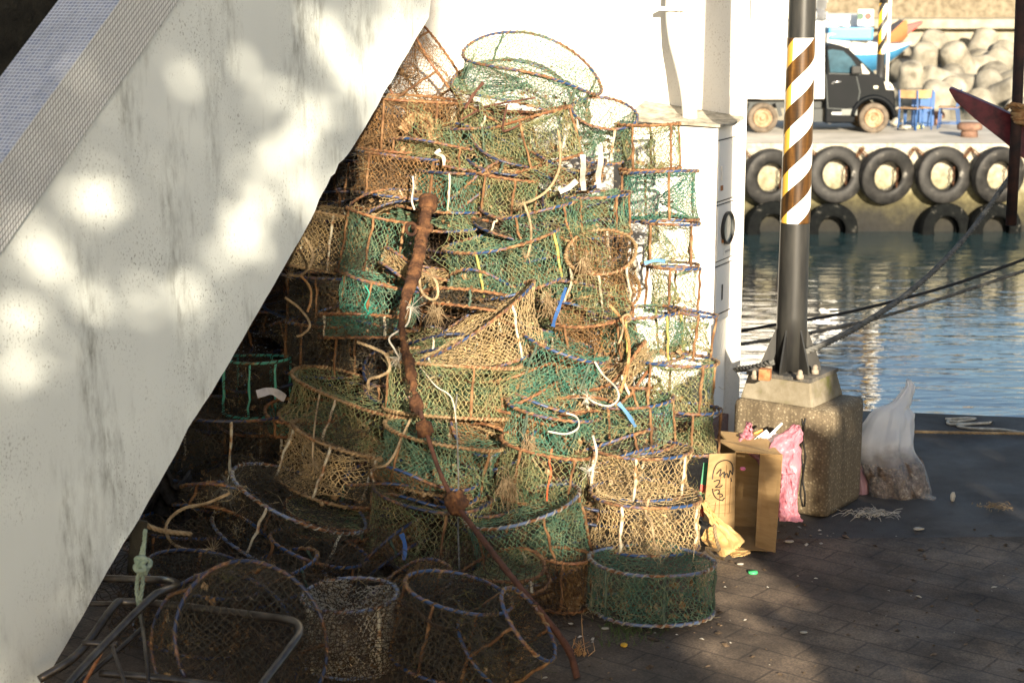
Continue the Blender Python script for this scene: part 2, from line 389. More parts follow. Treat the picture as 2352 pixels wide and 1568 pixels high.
def water_mat():
    m, nt, b = new_mat('harbour_water')
    b.inputs['Base Color'].default_value = (.02, .04, .045, 1); b.inputs['Roughness'].default_value = .03; b.inputs['IOR'].default_value = 2.2
    b.inputs['Specular IOR Level'].default_value = .5
    a = noise(nt, coords(nt, (.45, 1.5, 1)), 1.3, 3, .5, .4); c = noise(nt, coords(nt, (.7, 2.0, 1)), 3.6, 2, .5, .3)
    bump(nt, b, math_(nt, 'ADD', a, math_(nt, 'MULTIPLY', c, .28)), .17, .16); return m
mb = MB(); mb.add([(-200, 5, WZ), (250, 5, WZ), (250, 400, WZ), (-200, 400, WZ)], [(0, 1, 2, 3)]); tag(mb.build('water', water_mat()), kind='structure')
FQ = 34.2
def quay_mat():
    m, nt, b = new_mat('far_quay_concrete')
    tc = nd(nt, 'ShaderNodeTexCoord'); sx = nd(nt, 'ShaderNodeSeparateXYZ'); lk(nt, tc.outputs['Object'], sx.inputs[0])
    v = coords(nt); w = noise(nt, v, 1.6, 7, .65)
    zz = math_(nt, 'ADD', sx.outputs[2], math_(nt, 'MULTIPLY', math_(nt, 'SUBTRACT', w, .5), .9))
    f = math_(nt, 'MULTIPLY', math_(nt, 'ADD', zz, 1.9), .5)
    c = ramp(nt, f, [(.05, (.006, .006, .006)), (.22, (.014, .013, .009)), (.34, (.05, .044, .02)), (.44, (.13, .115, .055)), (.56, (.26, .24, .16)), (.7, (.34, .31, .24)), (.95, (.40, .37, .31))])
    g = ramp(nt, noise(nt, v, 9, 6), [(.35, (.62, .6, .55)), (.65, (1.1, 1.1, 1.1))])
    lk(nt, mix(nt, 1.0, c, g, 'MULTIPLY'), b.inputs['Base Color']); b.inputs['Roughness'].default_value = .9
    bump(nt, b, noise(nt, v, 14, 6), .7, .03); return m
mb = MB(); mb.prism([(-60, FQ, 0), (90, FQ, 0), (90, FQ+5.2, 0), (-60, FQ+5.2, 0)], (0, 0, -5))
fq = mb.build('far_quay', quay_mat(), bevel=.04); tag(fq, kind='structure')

mb = MB(); mb.add([(-60, FQ+.05, .004), (90, FQ+.05, .004), (90, FQ+5.15, .004), (-60, FQ+5.15, .004)], [(0, 1, 2, 3)])
tag(mb.build('far_quay_deck', mat('deck_concrete', [(.35, (.34, .32, .28)), (.65, (.50, .47, .42))], 1.2, .9, .3, .01)), kind='structure')
# ------------------------------------------------------------------ lamp post on its block
bc = np.array([1.811, 10.93, 0])
blk = empty('concrete_block', bc); tag(blk, 'pebbled concrete block carrying the striped lamp post', 'concrete block')
def pebble():
    m, nt, b = new_mat('pebble_dash'); v = coords(nt)
    vo = nd(nt, 'ShaderNodeTexVoronoi'); vo.inputs['Scale'].default_value = 62; lk(nt, v, vo.inputs[0])
    cc = nd(nt, 'ShaderNodeSeparateColor'); lk(nt, vo.outputs['Color'], cc.inputs[0])
    peb = ramp(nt, cc.outputs[0], [(0, (.15, .115, .07)), (.5, (.23, .18, .11)), (1, (.36, .30, .20))])
    base = mix(nt, ramp(nt, vo.outputs['Distance'], [(.25, (0, 0, 0)), (.55, (1, 1, 1))]), peb, (.15, .115, .072))
    run = noise(nt, coords(nt, (9, 9, .35)), 1.0, 5)
    d = ramp(nt, run, [(.38, (.5, .48, .44)), (.58, (1, 1, 1))])
    lk(nt, mix(nt, .8, base, mix(nt, 1.0, base, d, 'MULTIPLY')), b.inputs['Base Color']); b.inputs['Roughness'].default_value = .85
    bump(nt, b, math_(nt, 'SUBTRACT', 1.0, vo.outputs['Distance']), .5, .003); return m
mb = MB(); rz = R(-35)
mb.box(bc+np.array([0, 0, .34]), (.66, .54, .68), rz); part(mb, 'block', pebble(), blk, True, .05)
M_MOSS = mat('mossy_concrete', [(.36, (.10, .10, .03)), (.5, (.17, .145, .10)), (.66, (.25, .22, .165))], 5, .9, .5, .006)
pc = np.array([1.765, 10.95, 0])
mb = MB(); mb.box(pc+np.array([0, 0, .755]), (.50, .44, .15), rz, taper=.86); part(mb, 'plinth', M_MOSS, blk, bevel=.012)
post = empty('lamp_post', (1.75, 10.95, .83)); tag(post, 'black steel lamp post with white and brown spiral reflective bands', 'lamp post')
M_BLACK = mat('black_post_paint', [(.38, (.016, .016, .016)), (.62, (.032, .031, .028))], 16, .36, .12, .002, stretch=(1, 1, .15), spec=.5)
PZ = .856
def pr(z): return .097-.0068*(z-PZ)
mb = MB(); mb.lathe([(pr(z), z) for z in (PZ, 1.2, 1.785)]+[(pr(z), z) for z in (2.91, 3.4, 6.5)], 40, Matrix.Translation((1.75, 10.95, 0))); part(mb, 'pole', M_BLACK, post, True)
def stripe():
    m, nt, b = new_mat('spiral_bands')
    tc = nd(nt, 'ShaderNodeTexCoord'); s = nd(nt, 'ShaderNodeSeparateXYZ'); lk(nt, tc.outputs['Object'], s.inputs[0])
    th = math_(nt, 'ARCTAN2', s.outputs[1], s.outputs[0])       # -pi..pi, viewer at -pi/2
    ph = math_(nt, 'FRACT', math_(nt, 'ADD', math_(nt, 'SUBTRACT', math_(nt, 'MULTIPLY', s.outputs[2], 1/.262), math_(nt, 'MULTIPLY', th, 2/(2*PI))), 20.47))
    wh = math_(nt, 'LESS_THAN', ph, .5)
    # yellow under-layer showing along the overlap on the left
    ye = math_(nt, 'MULTIPLY', math_(nt, 'LESS_THAN', th, -2.3), math_(nt, 'GREATER_THAN', th, -2.85))
    v = coords(nt, (1, 1, .1)); vh = coords(nt, (.3, .3, 12))
    wcol = mix(nt, ramp(nt, noise(nt, coords(nt, (3, 3, 1)), 5, 6, .7, 1.0), [(.6, (0, 0, 0)), (.68, (1, 1, 1))]), (.8, .78, .74), (.6, .54, .46))
    wcol = mix(nt, ye, wcol, (.62, .36, .06))
    br = ramp(nt, noise(nt, v, 26, 5), [(.34, (.018, .010, .005)), (.58, (.09, .04, .009)), (.74, (.22, .105, .022))])
    br = mix(nt, .5, br, mix(nt, 1.0, br, ramp(nt, noise(nt, vh, 22, 3), [(.35, (.5, .5, .5)), (.65, (1.2, 1.2, 1.2))]), 'MULTIPLY'))
    lk(nt, mix(nt, wh, br, wcol), b.inputs['Base Color']); b.inputs['Roughness'].default_value = .3; b.inputs['Specular IOR Level'].default_value = .5
    return m
mb = MB(); mb.lathe([(pr(z)+.0025, z-2.3) for z in (1.785, 1.79, 2.35, 2.905, 2.91)], 48, Matrix.Identity(4))
bnd = mb.build('reflective_band', stripe(), post, True); bnd.location = (0, 0, 2.3-.83)
mb = MB(); mb.box(pc+np.array([0, 0, .8425]), (.44, .40, .024), rz); part(mb, 'base_plate', mat('plate_steel', [(.35, (.05, .05, .05)), (.65, (.16, .14, .11))], 12, .6), post)
for k, a in enumerate((-118, -62, -5, 60, 120, 180)):
    mb = MB(); d = np.array([math.cos(R(a)), math.sin(R(a)), 0]); n_ = np.array([-d[1], d[0], 0]); o = np.array([1.75, 10.95, 0])
    mb.prism([o+d*.08+n_*-.006+np.array([0, 0, .855]), o+d*.19+n_*-.006+np.array([0, 0, .855]), o+d*.185+n_*-.006+np.array([0, 0, .90]), o+d*.095+n_*-.006+np.array([0, 0, 1.12])], n_*.012)
    part(mb, 'gusset', M_BLACK, post)
for px, py in ((1733, 862), (1837, 862), (1872, 850), (1765, 843)):
    c = PG(px, py+8, .855); mb = MB(); mb.lathe([(.024, 0), (.024, .024), (.017, .027), (.017, .046), (.009, .056), (.0, .058)], 12, Matrix.Translation(Vector(c))); part(mb, 'bolt', mat('bolt_cap', [(.35, (.16, .13, .10)), (.65, (.32, .27, .21))], 20, .7), post, True)
mb = MB(); mb.box(PG(1757, 872, .86)+np.array([0, 0, .035]), (.07, .06, .07), R(-20)); part(mb, 'wedge', MATS['rust_fresh'], post, bevel=.005)
mb = MB()
for k in range(2):
    x = 1842+k*5
    pts = [PL(x+3.5*math.sin(t*1.9+k*2), 960+t*29, bc+np.array([math.sin(R(35))*-.271, -.271*math.cos(R(35)), 0]), np.array([-math.sin(R(35)), -math.cos(R(35)), 0])) for t in range(8)]
# (the black runs on the block)
    mb.tube(resample(pts, .04), [.006*(.6+.5*abs(math.sin(i*1.7+k))) for i in range(len(resample(pts, .04)))], 6)
part(mb, 'tar_run', flat('tar', (.012, .011, .01), .5), blk, True)

# ------------------------------------------------------------------ crab pots
def netmat(name, a, b_, c):
    m, nt, b = new_mat(name); v = coords(nt)
    f = noise(nt, v, 7, 6, .7)
    lk(nt, mix(nt, ramp(nt, noise(nt, v, 42, 3), [(.52, (0, 0, 0)), (.66, (.8, .8, .8))]), ramp(nt, f, [(.36, a), (.5, b_), (.66, c)]), tuple(x*1.5 for x in c)), b.inputs['Base Color'])
    b.inputs['Roughness'].default_value = .8; b.inputs['Specular IOR Level'].default_value = .2; return m
NET = {
 'G': netmat('net_green', (0.048, 0.138, 0.104), (0.101, 0.192, 0.127), (0.180, 0.190, 0.104)),
 'T': netmat('net_teal', (0.035, 0.147, 0.112), (0.057, 0.186, 0.135), (0.166, 0.192, 0.124)),
 'O': netmat('net_olive', (0.082, 0.169, 0.101), (0.190, 0.214, 0.104), (0.283, 0.222, 0.110)),
 'B': netmat('net_brown', (0.108, 0.075, 0.048), (0.203, 0.122, 0.060), (0.270, 0.149, 0.060)),
 'S': netmat('net_sand', (0.226, 0.165, 0.092), (0.341, 0.257, 0.144), (0.391, 0.278, 0.134)),
 'K': netmat('net_grey', (.03, .03, .026), (.062, .058, .047), (.07, .05, .03)),  # grey twine, darkened further to deepen the shade on the lower-left pots
 'D': netmat('net_dark', (.02, .016, .012), (.045, .032, .022), (.07, .045, .026)),  # shade of the heap interior put into the net colour
 'W': netmat('net_pale', (0.320, 0.300, 0.250), (0.420, 0.390, 0.320), (0.340, 0.270, 0.180)),
}
def ringmat(name, pipe, amount):
    m, nt, b = new_mat(name); v = coords(nt)
    f = ramp(nt, noise(nt, v, 6.5, 5, .65), [(amount-.04, (0, 0, 0)), (amount+.05, (1, 1, 1))])
    rust = ramp(nt, noise(nt, v, 40, 4), [(.35, (.06, .026, .012)), (.5, (.16, .07, .028)), (.68, (.32, .17, .075))])
    lk(nt, mix(nt, f, pipe, rust), b.inputs['Base Color']); lk(nt, mix(nt, f, (.38, .38, .38), (.9, .9, .9)), b.inputs['Roughness'])
    bump(nt, b, noise(nt, v, 70, 4), .5, .004); return m
RING = {'b': ringmat('hoop_blue', (.02, .05, .13), .50), 'r': ringmat('hoop_rust', (.16, .06, .025), .42), 'n': ringmat('hoop_navy', (.012, .022, .06), .56),
        's': ringmat('hoop_sand', (.20, .13, .06), .5), 'g': ringmat('hoop_seagreen', (.05, .30, .22), .6), 'p': ringmat('hoop_pale', (.10, .14, .24), .5)}
def ropemat(name, a, b_): return mat(name, [(.36, a), (.64, b_)], 18, .9, .5, .003)
M_LASH = {'b': ropemat('lash_tan', (.10, .06, .03), (.27, .18, .09)), 'r': ropemat('lash_rust', (.13, .06, .025), (.30, .17, .08)), 'n': ropemat('lash_dark', (.06, .05, .04), (.16, .11, .06)),
          's': ropemat('lash_sand', (.16, .10, .05), (.34, .24, .13)), 'g': ropemat('lash_black', (.02, .025, .02), (.08, .08, .05)), 'p': ropemat('lash_white', (.14, .13, .11), (.36, .34, .28))}
M_POST = {'b': mat('post_rust', [(.3, (.06, .03, .016)), (.5, (.15, .075, .033)), (.7, (.30, .18, .09))], 14, .9, .5, .004), 'g': flat('post_seagreen', (.08, .36, .27), .4), 'y': mat('post_lime', [(.38, (.30, .14, .05)), (.5, (.26, .27, .07)), (.7, (.36, .38, .13))], 18, .6),
          'd': mat('post_dark', [(.35, (.02, .045, .035)), (.65, (.10, .13, .09))], 18, .6), 'w': mat('post_pale', [(.38, (.26, .13, .06)), (.5, (.42, .38, .28)), (.7, (.55, .52, .42))], 16, .8)}
M_WEED = [netmat('weed_olive', (.05, .06, .025), (.10, .10, .045), (.20, .13, .05)), netmat('weed_brown', (.045, .03, .018), (.11, .065, .03), (.2, .12, .05)), netmat('weed_pale', (.16, .13, .08), (.27, .22, .13), (.36, .28, .16))]
M_FLAKE = mat('dry_flakes', [(.3, (.06, .035, .018)), (.5, (.20, .12, .055)), (.7, (.42, .33, .21))], 22, .9, .2)

def lattice_side(r, h, sp, g):
    C = max(18, int(2*PI*r/sp)); Rw = max(4, int(h/(sp*.62)))
    i, j = np.meshgrid(np.arange(C), np.arange(Rw+1), indexing='ij')
    th = 2*PI*(i+.5*(j % 2))/C; z = h*j/Rw
    idx = i*(Rw+1)+j; E = []
    for di in (0, 1):
        for jj in range(Rw):
            off = (0 if jj % 2 == 0 else 1); tgt = (np.arange(C)+(di-1+off)) % C
            E.append(np.stack([idx[:, jj], idx[tgt, jj+1]], 1))
    return th.ravel(), z.ravel(), np.concatenate(E)
def make_pot(name, r, h, net, ring, postc='b', npost=5, seed=0, sp=.032, rad=.0018, wedge=0, saddle=0, squash=0, shear=0, sag=.16, weed=1.0, full=True, tear=.05):
    g = np.random.default_rng(seed)
    root = empty(name)
    ph0 = g.uniform(0, 2*PI); wv = g.uniform(-1, 1, 6)
    def D(p):
        p = np.array(p, float); x, y, z = p[..., 0].copy(), p[..., 1].copy(), p[..., 2].copy()
        zz = z*(1-wedge+wedge*(x/r+1)/2)
        zz = zz+saddle*(x*x-y*y)/r*.5+.03*wv[0]*np.sin(x/r*2+wv[1]*3)*r+.03*wv[2]*np.sin(y/r*2.4+wv[3]*3)*r
        x2 = x*(1+squash)+shear*z+.04*r*wv[4]*np.sin(y/r*3); y2 = y*(1-squash)+.04*r*wv[5]*np.sin(x/r*3)
        return np.stack([x2, y2, zz], -1)
    n = 56
    rt = .0088 if full else .010
    for z in ((h, 0) if True else ()):
        a = np.linspace(0, 2*PI, n, endpoint=False); c = D(np.stack([r*np.cos(a), r*np.sin(a), np.full(n, z)], -1))
        mb = MB(); mb.tube(list(c), rt, 7, True)
        turns = int(2*PI*r/(.052 if ring != 's' else .03)); m_ = turns*7; aa = np.linspace(0, 2*PI, m_, endpoint=False)
        cc = D(np.stack([r*np.cos(aa), r*np.sin(aa), np.full(m_, z)], -1)); b = aa*turns
        ex = np.stack([np.cos(aa)*np.cos(b), np.sin(aa)*np.cos(b), np.sin(b)], -1)
        if full: mb.tube(list(cc+ex*(rt+.001)), [.0036*(1 if ring != 's' else 1.3)*(.5+1.2*q) for q in np.clip(np.interp(np.arange(m_)/7.0, np.arange(turns+2), g.uniform(0, 1, turns+2)), 0, 1)], 4, True, 1)
        mb.build('hoop', [RING[ring], M_LASH[ring]], root, True)
    pa = [ph0+2*PI*k/npost+g.uniform(-.15, .15) for k in range(npost)]
    for a in pa:
        p0 = D(np.array([r*math.cos(a), r*math.sin(a), .0])); p1 = D(np.array([r*math.cos(a), r*math.sin(a), h]))
        k = 7; pts = [p0+(p1-p0)*t+g.normal(0, .0035, 3)*(0 < t < 1) for t in np.linspace(0, 1, k)]
        mb = MB(); mb.tube(pts, list(.0078+g.uniform(-.0012, .003, k)), 6); mb.build('post', M_POST[postc], root, True)
    # netting: wall, top, bottom
    th, z, E = lattice_side(r, h, sp, g)
    fr = np.min(np.abs((th[:, None]-np.array(pa)[None]+PI) % (2*PI)-PI), 1)/(PI/npost)
    vz = np.sin(PI*np.clip(z/h, 0, 1)); w = g.uniform(.3, 1.2, 24); ww = np.interp((th % (2*PI))/(2*PI)*24, np.arange(24), w, period=24)
    rr = r*(1-sag*np.clip(fr, 0, 1)**.8*vz*ww)
    V = np.stack([rr*np.cos(th), rr*np.sin(th), z], -1)
    Vs, Es = [V], [E]; off = len(V)
    for zt, sg, dn in ((h, -1, .05), (0, 1, .03)):
        K = int(2.3*r/sp); ax = (np.arange(K)-K/2+.5)*sp; X, Y = np.meshgrid(ax, ax, indexing='ij')
        ca = g.uniform(0, PI); Xr = X*math.cos(ca)-Y*math.sin(ca); Yr = X*math.sin(ca)+Y*math.cos(ca)
        rho = np.hypot(Xr, Yr); s_ = np.where(rho > r, r/np.maximum(rho, 1e-6), 1); Xr *= s_; Yr *= s_
        Z = zt+sg*dn*(1-np.clip(rho/r, 0, 1)**2)*(1+.5*np.sin(Xr*9+wv[2]*5)*np.cos(Yr*8+wv[3]*5))
        idn = np.arange(K*K).reshape(K, K); ok = rho < r*1.13
        e1 = np.stack([idn[:-1].ravel(), idn[1:].ravel()], 1)[(ok[:-1] & ok[1:]).ravel()]; e2 = np.stack([idn[:, :-1].ravel(), idn[:, 1:].ravel()], 1)[(ok[:, :-1] & ok[:, 1:]).ravel()]
        Vs.append(np.stack([Xr.ravel(), Yr.ravel(), Z.ravel()], -1)); Es.append(np.concatenate([e1, e2])+off); off += K*K
    V = np.concatenate(Vs); E = np.concatenate(Es)
    for _ in range(int(g.integers(4, 8))):                         # gathered folds: strands pressed together along one direction
        c = V[g.integers(len(V))]; a = g.normal(0, 1, 3); a /= np.linalg.norm(a); q = V-c; V = V-a*((q@a)*.62*np.exp(-(q**2).sum(1)/(2*.11**2)))[:, None]
    for _ in range(int(g.integers(2, 5))):                         # bunched places
        c = V[g.integers(len(V))]+g.normal(0, .02, 3); d2 = ((V-c)**2).sum(1); V = V+(c-V)*(np.exp(-d2/(2*.085**2))*.6)[:, None]
    V = V+g.normal(0, .0042, V.shape)
    mid = (V[E[:, 0]]+V[E[:, 1]])/2; keep = np.ones(len(E), bool)
    for _ in range(2):
        c = V[g.integers(len(V))]; keep &= ((mid-c)**2).sum(1) > tear**2
    keep &= g.random(len(E)) > .02
    E = E[keep]; Wd = D(V)
    sl = g.normal(0, .0035, (len(E), 3)); M2 = (Wd[E[:, 0]]+Wd[E[:, 1]])/2+sl*.8
    if full: A = np.concatenate([Wd[E[:, 0]], M2]); B = np.concatenate([M2, Wd[E[:, 1]]])
    else: A, B = Wd[E[:, 0]], Wd[E[:, 1]]
    tubes_np(A, B, rad*g.uniform(.75, 1.3, len(A)), 'netting', NET[net], root)
    if full:                                                       # entrance funnel
        a0 = g.uniform(-2.6, -.6); C = 26; Kf = 9; t = np.linspace(0, 1, Kf+1); i, j = np.meshgrid(np.arange(C), np.arange(Kf+1), indexing='ij')
        ang = 2*PI*(i+.5*(j % 2))/C; tt = t[j]; ra = (1-tt)*np.minimum(.15, r*.45)+tt*.045; rb = (1-tt)*h*.46+tt*.02
        dx = r*(1-.95*tt); lx = ra*np.cos(ang); lz = h*.5+rb*np.sin(ang)-.03*tt
        V2 = D(np.stack([dx*math.cos(a0)-lx*math.sin(a0), dx*math.sin(a0)+lx*math.cos(a0), lz], -1).reshape(-1, 3))+g.normal(0, .003, (C*(Kf+1), 3))
        idn = np.arange(C*(Kf+1)).reshape(C, Kf+1); e = []
        for jj in range(Kf):
            o = jj % 2
            for di in (0, 1): e.append(np.stack([idn[:, jj], idn[(np.arange(C)+di-1+o) % C, jj+1]], 1))
        e = np.concatenate(e); tubes_np(V2[e[:, 0]], V2[e[:, 1]], rad, 'entrance_funnel', NET[net], root)
        # dried weed: frayed strands and flakes caught in the mesh
        ns = int(240*weed); pk = g.integers(len(E), size=ns); base = Wd[E[pk, 0]]
        cl = base[g.integers(ns, size=max(1, ns//40))]; pick = g.integers(len(cl), size=ns); isc = (g.random(ns) < .55)[:, None]
        base = np.where(isc, cl[pick]+g.normal(0, .03, (ns, 3)), base)
        ln = g.exponential(.014, ns)[:, None]+.007; d1 = g.normal(0, 1, (ns, 3)); d1 /= np.linalg.norm(d1, axis=1)[:, None]; p1 = base+d1*ln
        d2 = d1+g.normal(0, .7, (ns, 3)); p2 = p1+d2*ln*.7
        wd = tubes_np(np.concatenate([base, p1]), np.concatenate([p1, p2]), g.uniform(.0006, .0018, 2*ns), 'dried_weed', M_WEED[int(g.integers(3))], root); wd['kind'] = 'stuff'
        nf = int(70*weed); mb = MB()
        for _ in range(nf):
            a = g.uniform(0, 2*PI); q = r*math.sqrt(g.random())*.92; c = D(np.array([q*math.cos(a), q*math.sin(a), abs(g.normal(.015, .05))]))
            s_ = g.uniform(.006, .024); u = g.normal(0, 1, 3); u /= np.linalg.norm(u); v = np.cross(u, g.normal(0, 1, 3)); v /= np.linalg.norm(v)+1e-9
            mb.add([c-u*s_-v*s_*.5, c+u*s_*.8-v*s_*.7, c+u*s_*1.1+v*s_*.5, c-u*s_*.4+v*s_*.8+np.cross(u, v)*s_*.4], [(0, 1, 2, 3)])
        fl = mb.build('shell_flakes', M_FLAKE, root); fl['kind'] = 'stuff'
    return root
def place(root, c, h, tx, ty, spin):
    M = Matrix.Rotation(R(ty), 4, 'X')@Matrix.Rotation(R(tx), 4, 'Y')@Matrix.Rotation(spin, 4, 'Z')
    root.matrix_world = Matrix.Translation(Vector(c))@M@Matrix.Translation((0, 0, -h/2))
